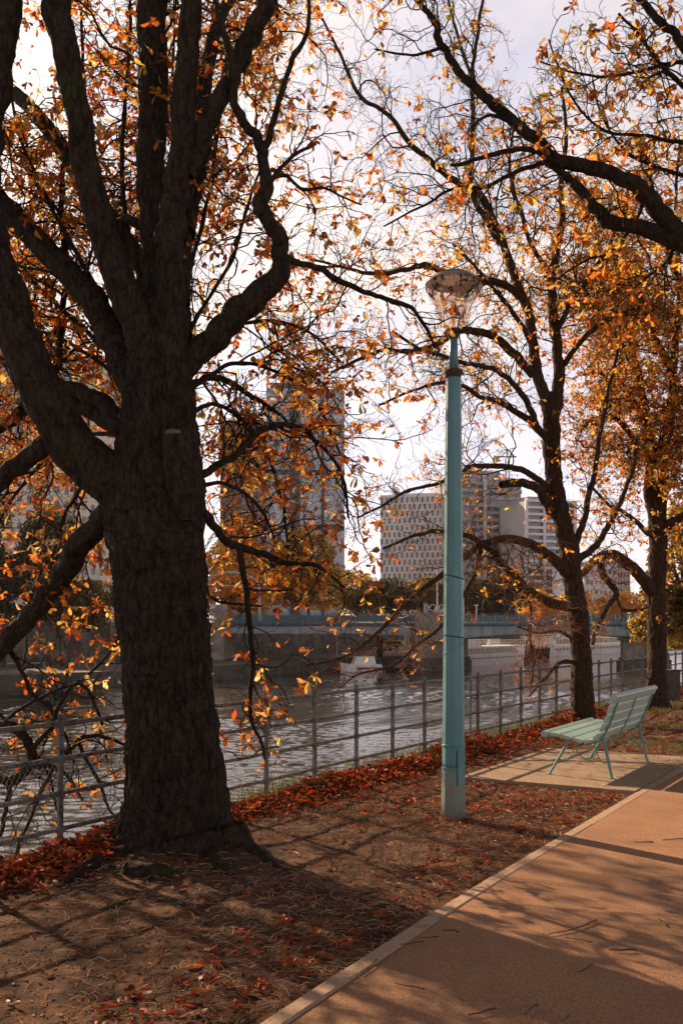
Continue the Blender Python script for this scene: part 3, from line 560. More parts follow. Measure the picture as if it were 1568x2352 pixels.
# ------------------------------------------------------------------ near ground
M_DIRT = mat('packed_earth', (.175, .088, .045), (.062, .031, .017), scale=9, rough=.95, bump=.012, bscale=55, dirt=(.036, .022, .014), dscale=2.6, dlo=.46, dhi=.66, spec=.15)
M_PATH = mat('sandy_path', (.47, .25, .132), (.205, .108, .06), scale=85, rough=.9, bump=.006, bscale=120, lo=.34, hi=.66, dirt=(.22, .118, .068), dscale=1.7, dlo=.44, dhi=.8, spec=.25)
M_PAD = mat('pebbled_concrete', (.44, .32, .22), (.22, .15, .10), scale=120, rough=.9, bump=.006, bscale=120, lo=.3, hi=.7, dirt=(.22, .13, .08), dscale=2.5, spec=.2)
M_KERB = mat('kerb_stone', (.44, .29, .19), (.33, .21, .14), scale=30, rough=.85, bump=.004, bscale=70, dirt=(.2, .14, .1), dscale=6)
M_LAND = mat('far_ground', (.13, .11, .07), (.08, .08, .045), scale=.4, rough=1, bump=.02, bscale=6)
def grid_uv(name, us, vs, zf, m, smooth=True):
    U, V = np.meshgrid(us, vs, indexing='ij'); Z = zf(U, V); V = V+kwarp(U, V)
    P = np.stack([U*EU[0]+V*EV[0], U*EU[1]+V*EV[1], Z], -1).reshape(-1, 3); nu, nv = len(us), len(vs)
    i = np.arange(nu-1)[:, None]*nv; k = np.arange(nv-1)[None, :]
    Q = np.stack([i+k, i+nv+k, i+nv+k+1, i+k+1], -1).reshape(-1, 4)
    return tag(np_mesh(name, P, Q, m, smooth=smooth), kind='structure')
def dirt_z(U, V):
    z = -.022+.018*fbm(U*1.3, V*1.3, o=3)+.007*fbm(U*9, V*9+5, o=3)+.004*fbm(U*34, V*34, o=2)
    e = np.clip((V-(V_KERB-.5))/.45, 0, 1); z = z*(1-.6*e)-.014*e
    tr = np.hypot(U-5.62, V+4.63); z = z+.13*np.exp(-(tr/.60)**2)*(.8+.3*fbm(U*3, V*3, o=2))
    f = np.clip((-4.95-V)/.35, 0, 1); z = z-.03*f
    far = np.clip((U-13)/10, 0, 1); z = z+.05*far*(.5+.5*fbm(U*.7, V*.7, o=2))
    return z
us = np.r_[np.arange(-3, 1.6, .12), np.arange(1.6, 14, .028), np.arange(14, 30, .12), np.arange(30, 130, 1.0)]
vs = np.r_[np.arange(-5.46, V_KERB-.085, .028), V_KERB-.085]
grid_uv('dirt_verge', us, vs, dirt_z, M_DIRT)
us2 = np.r_[np.arange(-6, 40, .25), np.arange(40, 200, 4.0)]
grid_uv('footpath', us2, np.linspace(V_KERB+.003, 2.6, 22), lambda U, V: .006*fbm(U*.5, V*.5, o=2), M_PATH)
g = MB(); g.add([uv(-60, -5.5, -.16), uv(400, -5.5, -.16), uv(400, 300, -.16), uv(-60, 300, -.16)], [(0, 1, 2, 3)]); tag(g.build('ground', M_LAND), kind='structure')
g = MB(); g.add([uv(-60, -5.56, -.2), uv(400, -5.56, -.2), uv(400, -5.9, -5.5), uv(-60, -5.9, -5.5)], [(0, 1, 2, 3)]); tag(g.build('embankment_slope', mat('embankment_stone', (.3, .26, .22), scale=3, bump=.02)), kind='structure')
kb = MB()
for k in range(-6, 60):
    L_ = 1.0; a = k*L_+random.uniform(-.004, .004); h = .004+random.uniform(-.002, .003)
    kb.prism([(0, -.12), (.092, -.12), (.092, h-.004), (.084, h+.002), (.008, h+.002), (0, h-.006)], lambda x, z, s_, a=a: uv(a+(L_-.010 if s_ else 0), V_KERB-.085+x+random.uniform(-.003, .003)+float(kwarp(a+(L_ if s_ else 0), -2.3)), z))
tag(kb.build('kerb', M_KERB), kind='structure')
# pebbled pad under the bench: one raised slab
def pad_z(U, V):
    return .016+.003*fbm(U*20, V*20, o=3)
us3 = np.linspace(9.72, 12.62, 90); vs3 = np.linspace(-4.2, V_KERB-.088, 60)
pad = grid_uv('pavement', us3, vs3, pad_z, M_PAD)
g = MB(); c_ = [uv(9.72, -4.2), uv(12.62, -4.2), uv(12.62, V_KERB-.088), uv(9.72, V_KERB-.088)]
g.add([p+np.array([0, 0, -.1]) for p in c_]+[p+np.array([0, 0, .0135]) for p in c_], [(0, 1, 5, 4), (1, 2, 6, 5), (2, 3, 7, 6), (3, 0, 4, 7)]); tag(g.build('pavement_edge', M_PAD), kind='structure')

# ------------------------------------------------------------------ railing
M_RAIL = mat('weathered_rail_paint', (.17, .16, .15), (.115, .11, .105), scale=9, rough=.7, bump=.002, bscale=60, dirt=(.045, .04, .038), dscale=13, dlo=.53, dhi=.57)
M_WIRE = mat('galvanised_wire', (.42, .39, .36), rough=.5, metal=.7)
FU0, PITCH, NP_ = 5.085-.855*5, .858, 42
fen = empty('railing', uv(FU0, V_FENCE), 'long grey railing with four rails and wire netting along the river edge', 'railing')
U1 = FU0+PITCH*(NP_-1)
for zi, z in enumerate((.915, .665, .415, .165)):
    b = MB(); q = []
    for k in range(0, NP_*2-1):
        q.append(uv(FU0+PITCH*k/2, V_FENCE, z+random.uniform(-.004, .004)))
    b.tube(q, .0165 if zi else .018, 8); b.build('rail', M_RAIL, fen, smooth=True)
for k in range(NP_):
    b = MB(); p = uv(FU0+PITCH*k, V_FENCE+.012); ln = random.uniform(-.012, .012)
    b.box((p[0], p[1], .42), (.044, .02, 1.12), ANG_U, ln); q = uv(FU0+PITCH*k+.018, V_FENCE-.006)
    b.box((q[0], q[1], .42), (.009, .036, 1.11), ANG_U, ln)
    for z in (.915, .665, .415, .165):
        b.box((p[0], p[1], z), (.054, .046, .05), ANG_U)
    b.build('post', M_RAIL, fen)
wv = []; wq = []; n_ = 0
zs = np.arange(0, .70, .034)
for a in np.arange(FU0, U1, .045):
    sgn = np.where(np.arange(len(zs)) % 2 == 0, 0.0, 1.0)
    pts = np.array([uv(a+.0225*s_, V_FENCE+.03+.012*math.sin(a*1.7+z*5), z-.02) for s_, z in zip(sgn, zs)])
    V, Q = tube_np(pts, np.full(len(pts), .0009), 3); wv.append(V); wq.append(Q+n_); n_ += len(V)
    pts = np.array([uv(a+.045-.0225*s_, V_FENCE+.031+.012*math.sin(a*1.7+z*5), z-.02) for s_, z in zip(sgn, zs)])
    V, Q = tube_np(pts, np.full(len(pts), .0009), 3); wv.append(V); wq.append(Q+n_); n_ += len(V)
np_mesh('wire_netting', np.concatenate(wv), np.concatenate(wq), M_WIRE, fen)
# access ladder handles behind the railing
lad = empty('quay_ladder', uv(14.45, V_FENCE-.45, -.1), 'pair of thin dark ladder rails standing just beyond the railing', 'ladder')
p0 = at(1080, 1560, 13.4)[0]
for px in (1080, 1095):
    b = MB(); a = at(px, 1562, 13.6); c = at(px, 1607, 13.6); b.tube([a, a*.5+c*.5, c-np.array([0, 0, .9])], .011, 6); b.build('stile', M_CUT if False else mat('dark_iron', (.05, .045, .04), rough=.6), lad)
b = MB(); b.tube([at(1080, 1604, 13.6), at(1095, 1604, 13.6)], .011, 6); b.build('rung', bpy.data.materials['dark_iron'], lad)

# ------------------------------------------------------------------ street lamp
M_POLE = mat('teal_lamp_paint', (.10, .27, .30), (.07, .215, .25), scale=5, rough=.42, bump=.0012, bscale=40, dirt=(.075, .06, .045), dscale=11, dlo=.66, dhi=.70, stretch=(1, 1, .35), spec=.5)
M_POLEB = mat('teal_lamp_paint_muddy', (.15, .25, .255), (.19, .2, .16), scale=6, rough=.6, bump=.0015, bscale=40, dirt=(.2, .14, .085), dscale=5, dlo=.50, dhi=.68, spec=.4)
M_SOCK = mat('grimy_metal', (.075, .055, .042), (.035, .028, .022), scale=20, rough=.8, bump=.004, bscale=60)
M_CAPM = mat('lamp_cap', (.16, .17, .18), (.11, .115, .12), scale=9, rough=.5, dirt=(.08, .06, .05), dscale=9)
lp = onground(1041, 1876, 0); LX, LY = lp[0], lp[1]; MPP = LY/F
lamp = empty('street_lamp', (LX, LY, 0), 'tall fluted teal street lamp with a grimy tapering glass bowl', 'street lamp')
def lz(py): return EYE+(HY-py)*MPP
def flute(a, z): return 1+.035*math.cos(8*a)-.028*(max(0, math.cos(8*a))**6)
b = MB(); prof = []
for py, w in [(1885, 54), (1765, 52), (1764, 50.5), (1690, 50), (1600, 48), (1480, 45.5), (1330, 43), (1200, 40.5), (1050, 38), (950, 36), (880, 34.5), (866, 34)]:
    prof.append((w*.5*MPP, lz(py)))
pp = []
for (r1, z1), (r2, z2) in zip(prof[2:-1], prof[3:]):
    for t in np.linspace(0, 1, 7)[:-1]: pp.append((r1+(r2-r1)*t, z1+(z2-z1)*t))
pp.append(prof[-1]); b.lathe(pp, (LX, LY, 0), 64, flute); b.build('pole', M_POLE, lamp, smooth=True)
b = MB(); b.lathe([(27*MPP, lz(1890)), (26.8*MPP, lz(1840)), (26.3*MPP, lz(1768)), (25.2*MPP, lz(1762))], (LX, LY, 0), 64, flute); b.build('base_sleeve', M_POLEB, lamp, smooth=True)
for py in (1764, 1712):
    b = MB(); w = 26.4*MPP; b.lathe([(w*.96, lz(py+3)), (w*1.035, lz(py+2)), (w*1.035, lz(py-2)), (w*.96, lz(py-3))], (LX, LY, 0), 48); b.build('band', M_POLE, lamp)
b = MB(); b.box((LX+.1065*math.cos(-1.0), LY+.1065*math.sin(-1.0), .42), (.004, .075, .30), -1.0); b.build('service_door', M_POLE, lamp)
for py, w, tl in ((1325, 44, .02), (1462, 46, .012), (1489, 46.5, -.045)):
    b = MB(); r_ = w*.5*MPP*1.03
    b.tube([(LX+r_*math.cos(t), LY+r_*math.sin(t), lz(py)-tl*math.cos(t)) for t in np.linspace(0, 2*PI, 33)], .0045 if py < 1480 else .003, 5, cap=False); b.build('wire_tie', M_SOCK if py < 1480 else M_POLE, lamp)
b = MB(); b.lathe([(17.5*MPP, lz(868)), (18.5*MPP, lz(862)), (21.5*MPP, lz(858)), (22*MPP, lz(853)), (20.5*MPP, lz(850)), (11*MPP, lz(847))], (LX, LY, 0), 40); b.build('collar', M_SOCK, lamp, smooth=True)
b = MB(); b.lathe([(10.5*MPP, lz(852)), (10.2*MPP, lz(815)), (9.6*MPP, lz(775))], (LX, LY, 0), 28); b.build('neck', M_POLE, lamp, smooth=True)
b = MB(); b.lathe([(9*MPP, lz(780)), (11*MPP, lz(777)), (12*MPP, lz(768)), (15.5*MPP, lz(757)), (15.5*MPP, lz(755)), (3*MPP, lz(754))], (LX, LY, 0), 36); b.build('socket', M_SOCK, lamp, smooth=True)
def bowlmat():
    m, nt, out = nodes('grimy_glass'); L = nt.links.new
    tr = N(nt, 'ShaderNodeBsdfTransparent'); tr.inputs[0].default_value = (.97, .92, .89, 1)
    tl = N(nt, 'ShaderNodeBsdfTranslucent'); tl.inputs[0].default_value = (.88, .72, .66, 1)
    gl = N(nt, 'ShaderNodeBsdfGlossy', Roughness=.12); df = N(nt, 'ShaderNodeBsdfDiffuse'); df.inputs[0].default_value = (.05, .036, .026, 1)
    a = N(nt, 'ShaderNodeMixShader'); a.inputs[0].default_value = .34; L(tr.outputs[0], a.inputs[1]); L(tl.outputs[0], a.inputs[2])
    c = N(nt, 'ShaderNodeMixShader'); c.inputs[0].default_value = .07; L(a.outputs[0], c.inputs[1]); L(gl.outputs[0], c.inputs[2])
    tc = N(nt, 'ShaderNodeTexCoord'); mp = N(nt, 'ShaderNodeMapping'); mp.inputs['Scale'].default_value = (17, 17, 1.6); L(tc.outputs['Object'], mp.inputs[0])
    n1 = N(nt, 'ShaderNodeTexNoise', Scale=1.0, Detail=5.0, Roughness=.65); L(mp.outputs[0], n1.inputs['Vector'])
    n2 = N(nt, 'ShaderNodeTexNoise', Scale=38.0, Detail=5.0, Roughness=.7); L(tc.outputs['Object'], n2.inputs['Vector'])
    sx = N(nt, 'ShaderNodeSeparateXYZ'); L(tc.outputs['Object'], sx.inputs[0])
    mr = N(nt, 'ShaderNodeMapRange'); mr.inputs[1].default_value = lz(750); mr.inputs[2].default_value = lz(660); mr.inputs[3].default_value = -.04; mr.inputs[4].default_value = .10; L(sx.outputs[2], mr.inputs[0])
    s1 = N(nt, 'ShaderNodeMath', operation='ADD'); L(n1.outputs[0], s1.inputs[0]); L(mr.outputs[0], s1.inputs[1])
    s2 = N(nt, 'ShaderNodeMath', operation='MULTIPLY_ADD'); L(n2.outputs[0], s2.inputs[0]); s2.inputs[1].default_value = .5; L(s1.outputs[0], s2.inputs[2])
    r = ramp(nt, s2.outputs[0], [(.84, 0.0), (.90, 1.0)])
    d = N(nt, 'ShaderNodeMixShader'); L(r.outputs[0], d.inputs[0]); L(c.outputs[0], d.inputs[1]); L(df.outputs[0], d.inputs[2]); L(d.outputs[0], out.inputs[0]); return m
b = MB(); pp = []
for py, w in [(757, 31), (740, 43), (720, 58), (700, 74), (685, 88), (672, 101), (664, 110), (656, 112.5), (650, 111)]: pp.append((w*.5*MPP*1.15, lz(py)))
b.lathe(pp, (LX, LY, 0), 72, lambda a, z: 1+.008*math.cos(36*a)); b.f = [f for f in b.f if len(f) == 4]; b.build('glass_bowl', bowlmat(), lamp, smooth=True)
M_BAND = mat('tinted_glass_rim', (.33, .24, .20), (.24, .17, .14), scale=12, rough=.25, dirt=(.10, .07, .05), dscale=14, spec=.6)
b = MB(); b.lathe([(63.5*MPP, lz(651)), (62*MPP, lz(647)), (54*MPP, lz(640.5)), (47*MPP, lz(636))], (LX, LY, 0), 56); b.f = [f for f in b.f if len(f) == 4]; b.build('rim', M_BAND, lamp, smooth=True)
b = MB(); b.lathe([(48*MPP, lz(637)), (46*MPP, lz(634)), (36*MPP, lz(629)), (20*MPP, lz(625.5)), (.0001, lz(624.5))], (LX, LY, 0), 48); b.build('cap', M_CAPM, lamp, smooth=True)
b = MB(); b.lathe([(40*MPP, lz(640)), (38*MPP, lz(643)), (30*MPP, lz(644)), (.0001, lz(644))], (LX, LY, 0), 36); b.build('reflector', mat('lamp_reflector', (.85, .76, .70), rough=.4), lamp, smooth=True)
b = MB(); b.lathe([(5*MPP, lz(757)), (4.5*MPP, lz(735)), (8*MPP, lz(725)), (9*MPP, lz(705)), (6*MPP, lz(694)), (.0001, lz(690))], (LX, LY, 0), 20); b.build('lamp_bulb', mat('white_bulb', (.8, .74, .68), rough=.3), lamp, smooth=True)

# ------------------------------------------------------------------ bench
M_BEN = mat('mint_bench_paint', (.33, .47, .44), (.28, .42, .395), scale=7, rough=.45, bump=.0012, bscale=45, dirt=(.42, .47, .42), dscale=26, dlo=.62, dhi=.66, spec=.45)
M_BENI = mat('mint_bench_iron', (.14, .30, .30), (.11, .25, .255), scale=12, rough=.5, spec=.4)
B0, B1 = 10.22, 12.02
def bv(v): return -2.72+(v+2.862)*1.04
bench = empty('park_bench', uv(11.1, -3.1), 'pale mint slatted park bench facing the river on a pebbled pad', 'bench')
def slat(b, v, z, w, t, ang, u0=B0, u1=B1, bow=0):
    c, s_ = math.cos(ang), math.sin(ang); h, k = w/2, t/2; e = min(.012, t*.3)
    poly = [(-h+e, -k), (h-e, -k), (h, -k+e), (h, k-e), (h-e, k), (-h+e, k), (-h, k-e), (-h, -k+e)]
    b.prism(poly, lambda x, y, sd: uv(u1 if sd else u0, bv(v)+x*c-y*s_, z+x*s_+y*c))
b = MB()
slat(b, -3.565, .462, .060, .062, -.25); slat(b, -3.455, .462, .108, .032, -.14); slat(b, -3.335, .440, .112, .032, -.22); slat(b, -3.218, .414, .108, .032, -.2); slat(b, -3.112, .406, .090, .032, .25)
b.build('seat', M_BEN, bench)
b = MB()
for (v, z, a, w) in [(-3.022, .462, .80, .095), (-2.968, .555, 1.12, .092), (-2.930, .650, 1.22, .092), (-2.898, .745, 1.27, .092)]: slat(b, v, z, w, .03, a)
b.build('backrest', M_BEN, bench)
b = MB(); slat(b, -2.862, .855, .115, .062, 1.05, B0-.01, B1+.01); b.build('top_rail', M_BEN, bench)
def iron_curve(u, off):
    P = [(-3.58, .425), (-3.46, .437), (-3.34, .415), (-3.22, .389), (-3.12, .380), (-3.03, .415), (-2.985, .48), (-2.945, .56), (-2.908, .65), (-2.876, .745), (-2.852, .82)]
    return [uv(u, bv(v)+off, z-off*.2) for v, z in P]
for u in (10.36, 11.12, 11.90):
    b = MB(); q = catmull(iron_curve(u, .006), 4); sc = .012 if u != 11.12 else .008
    for p, p2 in zip(q[:-1], q[1:]):
        m_ = (p+p2)/2; d = p2-p; l = np.linalg.norm(d); b.tube([p-d*.05, p2+d*.05], sc, 4)
    b.build('bearer', M_BENI, bench)
for u in (10.36, 11.90):
    for (va, za, vb) in ((-3.22, .40, -3.44), (-2.86, .47, -2.76)):
        b = MB(); b.tube([uv(u, va, za), uv(u, (va+vb)/2, za*.5), uv(u, vb, .014)], [.017, .0165, .015], 8)
        q = uv(u, vb, .018); b.box((q[0], q[1], .018), (.05, .05, .008), ANG_U); b.build('leg', M_BENI, bench, smooth=False)
    b = MB(); cc = (-3.03, .335)
    b.tube([uv(u, cc[0]+.115*math.cos(t), .345+.135*math.sin(t)) for t in np.linspace(PI, 2*PI, 15)], .007, 6)
    b.tube([uv(u, -3.34+.2*t, .20+.16*t*t-.05*math.sin(PI*t)) for t in np.linspace(0, 1, 9)], .006, 6)
    b.tube([uv(u, -2.80-.15*t, .20+.16*t*t-.05*math.sin(PI*t)) for t in np.linspace(0, 1, 9)], .006, 6); b.build('scroll_brace', M_BENI, bench, smooth=True)
b = MB(); q0 = uv(10.36, -3.03, .35); q1 = uv(11.90, -3.03, .35); b.tube([q0, q1], .008, 6); b.build('stretcher', M_BENI, bench, smooth=True)

# ------------------------------------------------------------------ stone block by the third tree
p = at(1528, 1600, 21.5); bl = empty('stone_block', (p[0]+.06, p[1], 0), 'short dark stone block standing behind the third trunk', 'bollard')
b = MB(); b.box((p[0]+.06, p[1], .29), (.40, .34, .70), .4); ob = b.build('shaft', mat('dark_stone', (.10, .08, .06), (.055, .045, .035), scale=9, bump=.02, bscale=20), bl)
md = ob.modifiers.new('bevel', 'BEVEL'); md.width = .04; md.segments = 3
b = MB(); b.box((p[0]+.06, p[1], .655), (.43, .37, .05), .4); ob = b.build('cap', bpy.data.materials['dark_stone'], bl); md = ob.modifiers.new('bevel', 'BEVEL'); md.width = .02; md.segments = 2

# ------------------------------------------------------------------ litter: leaf drift, leaves, stalks, twigs, grass
FALL = [(.55, .060, .012), (.36, .035, .010), (.58, .11, .018), (.50, .07, .014), (.16, .035, .014), (.13, .06, .03), (.22, .09, .035), (.10, .035, .018), (.42, .16, .035)]
M_FALL = leafmat('fallen_leaf', .35)
def drift_h(u, v): return np.clip(1-np.abs(v+5.10)/.34, 0, 1)*.21*(.65+.5*vnoise(u*1.3, u*0))
pos = []
def put(n, fu, fv, h0=0.0, drift=False):
    u = fu(n); v = fv(n); z = dirt_z(u, v)+RNG.uniform(.006, .03, n)+(drift_h(u, v)*RNG.uniform(.2, 1.1, n) if drift else 0)
    pos.append(np.stack([u*EU[0]+v*EV[0], u*EU[1]+v*EV[1], z], -1))
uni = lambda a, b: (lambda n: RNG.uniform(a, b, n)); nor = lambda m, s_, a, b: (lambda n: np.clip(RNG.normal(m, s_, n), a, b))
put(4600, uni(2.0, 12), nor(-5.08, .17, -5.45, -4.6), drift=True); put(4200, uni(12, 30), nor(-5.0, .22, -5.45, -4.4), drift=True)
lf = scatter_leaves('leaf_drift', np.concatenate(pos), M_FALL, None, FALL, .68, flat=.52); tag(lf, 'ridge of red fallen leaves heaped along the foot of the railing', 'fallen leaves', kind='stuff'); pos = []
put(260, uni(1, 9.6), nor(-2.62, .22, -4.2, -2.5)); put(330, uni(7.5, 9.6), uni(-4.9, -2.5)); put(110, uni(0, 9), uni(-5, -2.5)); put(420, uni(9.6, 14), nor(-4.5, .3, -5.2, -4.1)); put(500, uni(12.6, 20), uni(-4.6, -2.5)); put(250, uni(16, 34), uni(-5, -2.5)); put(140, uni(1.5, 4.6), nor(-2.75, .25, -4.2, -2.5))
lf = scatter_leaves('fallen_leaves', np.concatenate(pos), M_FALL, None, FALL, .55, flat=.38); tag(lf, 'scattered rust leaves lying on the bare earth beside the path', 'fallen leaves', kind='stuff')
sv = []; sq = []; n_ = 0; sc_ = []
SP = np.array([(.50, .29, .16), (.38, .19, .10), (.62, .42, .27), (.42, .12, .045), (.24, .12, .07)])
def stalks(n, fu, fv, zf=dirt_z, l0=.03, l1=.15):
    global n_
    u = fu(n); v = fv(n); z = zf(u, v)
    for a, c, h in zip(u, v, z):
        l = random.uniform(l0, l1)*random.uniform(.5, 1); th = random.uniform(0, 2*PI); bd = random.uniform(-.35, .35); p = uv(a, c, h+.004); d = np.array([math.cos(th), math.sin(th), 0]); s_ = np.array([-d[1], d[0], 0])
        up = random.uniform(0, .25)*l
        pts = np.array([p, p+d*l*.5+s_*l*bd*.5+np.array([0, 0, up*.8+.002]), p+d*l+np.array([0, 0, up*random.uniform(-.1, .9)])]); r = random.uniform(.0011, .0023)
        V, Q = tube_np(pts, np.array([r, r, r*.6]), 3); sv.append(V); sq.append(Q+n_); n_ += len(V); sc_.append(np.repeat(SP[random.randrange(5)][None]*random.uniform(.6, 1.1), len(V), 0))
stalks(7500, uni(.8, 9.7), uni(-5.0, V_KERB-.09)); stalks(3800, uni(1, 9.7), nor(-2.7, .3, -4.5, V_KERB-.09)); stalks(3000, uni(7, 9.7), uni(-5.0, V_KERB-.09)); stalks(1800, uni(12.6, 24), uni(-4.9, V_KERB-.09)); stalks(220, uni(9.8, 12.6), nor(-2.8, .5, -4.1, V_KERB-.1), lambda u, v: pad_z(u, v)+.003)
ob = np_mesh('leaf_stalk_litter', np.concatenate(sv), np.concatenate(sq), leafmat('dry_stalk', .05), None, col=np.concatenate(sc_)); tag(ob, 'dry straw coloured leaf stalks strewn over the bare earth', 'leaf stalks', kind='stuff')
# small crumbs of bark and pebbles on the earth
cv = []; cq = []; cc = []; n_ = 0
for k in range(7000):
    u = random.uniform(.8, 10.0); v = random.uniform(-5.1, V_KERB-.1); 
    h = float(dirt_z(np.array([u]), np.array([v]))[0]) if False else 0
    cv.append((u, v))
cu = np.array(cv); hz = dirt_z(cu[:, 0], cu[:, 1]); cv = []
OCT = np.array([(1, 0, 0), (0, 1, 0), (-1, 0, 0), (0, -1, 0)])
for (u, v), h in zip(cu, hz):
    r = random.uniform(.003, .011); p = uv(u, v, h); R_ = r*np.array([random.uniform(.6, 1.5), random.uniform(.6, 1.5), 1]); th = random.uniform(0, 3)
    c, s_ = math.cos(th), math.sin(th)
    base = [p+np.array([c*o[0]*R_[0]-s_*o[1]*R_[1], s_*o[0]*R_[0]+c*o[1]*R_[1], -.002]) for o in OCT]; top = [p+(q-p)*.55+np.array([0, 0, r*random.uniform(.5, 1.1)]) for q in base]
    cv.append(np.array(base+top)); cq.append(np.array([(4, 5, 6, 7), (0, 1, 5, 4), (1, 2, 6, 5), (2, 3, 7, 6), (3, 0, 4, 7)])+n_); n_ += 8
    cc.append(np.repeat(np.array(random.choice([(.20, .13, .085), (.12, .075, .05), (.33, .25, .18), (.24, .10, .05)]))[None]*random.uniform(.6, 1.1), 8, 0))
ob = np_mesh('earth_crumbs', np.concatenate(cv), np.concatenate(cq), leafmat('earth_crumb', .0), None, col=np.concatenate(cc)); tag(ob, 'small pebbles and bark crumbs scattered on the bare earth', 'gravel', kind='stuff')
# grass
def grass(name, n, fu, fv, hmin, hmax, label, clump=None):
    u = fu(n); v = fv(n); keep = fbm(u*1.1+3, v*1.1, o=3) > (clump if clump is not None else -9); u, v = u[keep], v[keep]; n = len(u); z = np.where(v < V_KERB-.09, dirt_z(u, np.minimum(v, V_KERB-.1)), 0)-.005
    B = np.stack([u*EU[0]+v*EV[0], u*EU[1]+v*EV[1], z], -1); th = RNG.uniform(0, 2*PI, n); l = RNG.uniform(hmin, hmax, n); w = RNG.uniform(.0025, .005, n); ln = RNG.uniform(.1, .9, n)*l; ld = RNG.uniform(0, 2*PI, n)
    sd = np.stack([np.cos(th), np.sin(th), th*0], -1)*w[:, None]; le = np.stack([np.cos(ld), np.sin(ld), ld*0], -1)*ln[:, None]; upv = np.stack([l*0, l*0, l], -1)
    V = np.stack([B-sd, B+sd, B+upv*.6+le*.35+sd*.7, B+upv*.6+le*.35-sd*.7, B+upv+le, B+upv+le+sd*.1], 1); nn = np.arange(n)[:, None]*6
    Q = np.concatenate([nn+np.array([[0, 1, 2, 3]]), nn+np.array([[3, 2, 5, 4]])]); pal = np.array([(.10, .13, .025), (.07, .105, .02), (.19, .17, .04), (.28, .20, .07)]); c = pal[RNG.integers(0, 4, n)]*RNG.uniform(.7, 1.2, (n, 1))
    ob = np_mesh(name, V.reshape(-1, 3), Q, leafmat(name+'_blade', .4), None, col=np.repeat(c, 6, 0)); tag(ob, label, 'grass', kind='stuff')
grass('grass', 22000, uni(12.7, 36), uni(-4.6, V_KERB-.1), .03, .10, 'patchy green grass around the third trunk and beyond the bench', -.02)
grass('grass_tufts', 3800, uni(7, 26), nor(-5.32, .14, -5.6, -4.9), .05, .32, 'thin dry grass growing through the foot of the railing')
grass('sparse_grass', 700, uni(4.4, 5.1), uni(-4.5, -3.9), .015, .035, 'sparse green blades in the earth before the big trunk', .1)
# fallen twigs on the path
M_TW = mat('fallen_twig_bark', (.14, .075, .04), (.07, .04, .025), scale=30, rough=.8); M_TWD = mat('dark_fallen_twig_bark', (.06, .045, .035), scale=30, rough=.8)
TWG = [([(1259, 2146), (1314, 2136), (1345, 2125), (1369, 2114)], .006, 0, 'long curved orange brown twig lying on the sunlit path'),
       ([(1294, 2153), (1330, 2159), (1357, 2165)], .005, 0, 'straight brown twig just below the long curved twig on the path'),
       ([(1397, 2182), (1430, 2183), (1459, 2182)], .007, 1, 'thick dark club ended twig lying level on the path'),
       ([(1014, 2139), (1035, 2137), (1052, 2141)], .006, 1, 'dark forked twig on the path nearest the kerb shadow'),
       ([(963, 2155), (985, 2154), (1004, 2152)], .0045, 1, 'short straight dark twig beside the kerb under the forked twig'),
       ([(917, 2170), (945, 2168), (972, 2163)], .004, 1, 'thin dark twig touching the kerb in the trunk shadow'),
       ([(906, 2259), (940, 2266), (972, 2272)], .005, 0, 'reddish twig on the lit strip of path below the trunk shadow'),
       ([(1076, 2332), (1106, 2326), (1137, 2317)], .006, 0, 'dark red twig with a knob at the bottom edge of the picture'),
       ([(829, 2236), (848, 2222), (864, 2206)], .005, 0, 'twig lying across the pale kerb stones'),
       ([(1454, 1934), (1475, 1935), (1497, 1934)], .006, 1, 'small dark twig on the far part of the path'),
       ([(1519, 1930), (1545, 1928), (1580, 1926)], .005, 1, 'thin twig at the far side edge of the path'),
       ([(1509, 2109), (1520, 2116), (1530, 2126)], .005, 0, 'short twig with a shrivelled bud on the path'),
       ([(1327, 2234), (1342, 2228), (1358, 2216)], .005, 1, 'crooked dark twig inside the broad trunk shadow'),
       ([(1289, 2349), (1297, 2342), (1306, 2334)], .005, 0, 'twig end at the very bottom of the path'),
       ([(1205, 2332), (1222, 2315), (1233, 2309)], .008, 0, 'curled brown leaf scrap on the lower path')]
for pts, r, dk, lab in TWG:
    q = catmull([onground(a, c, .004+r) for a, c in pts], 4); k = len(q); q[1:-1] += np.stack([fbm(np.arange(k)*.6+r*999, np.zeros(k), o=2)*.008, np.zeros(k), np.abs(fbm(np.arange(k)*.5, np.ones(k)))*.006], 1)[1:-1]
    t = empty('fallen_twig', q[0]*np.array([1, 1, 0]), lab, 'twig', 'twigs fallen on the path')
    b = MB(); r = r*.75; b.tube(q, np.linspace(r*.6, r, k), 7); b.build('stem', M_TWD if dk else M_TW, t, smooth=True)
    b = MB(); b.tube([q[-1]-(q[-1]-q[-2])*.3, q[-1], q[-1]+(q[-1]-q[-2])*.35], [r, r*1.25, r*.8], 7); b.build('knob', M_TWD if dk else M_TW, t, smooth=True)
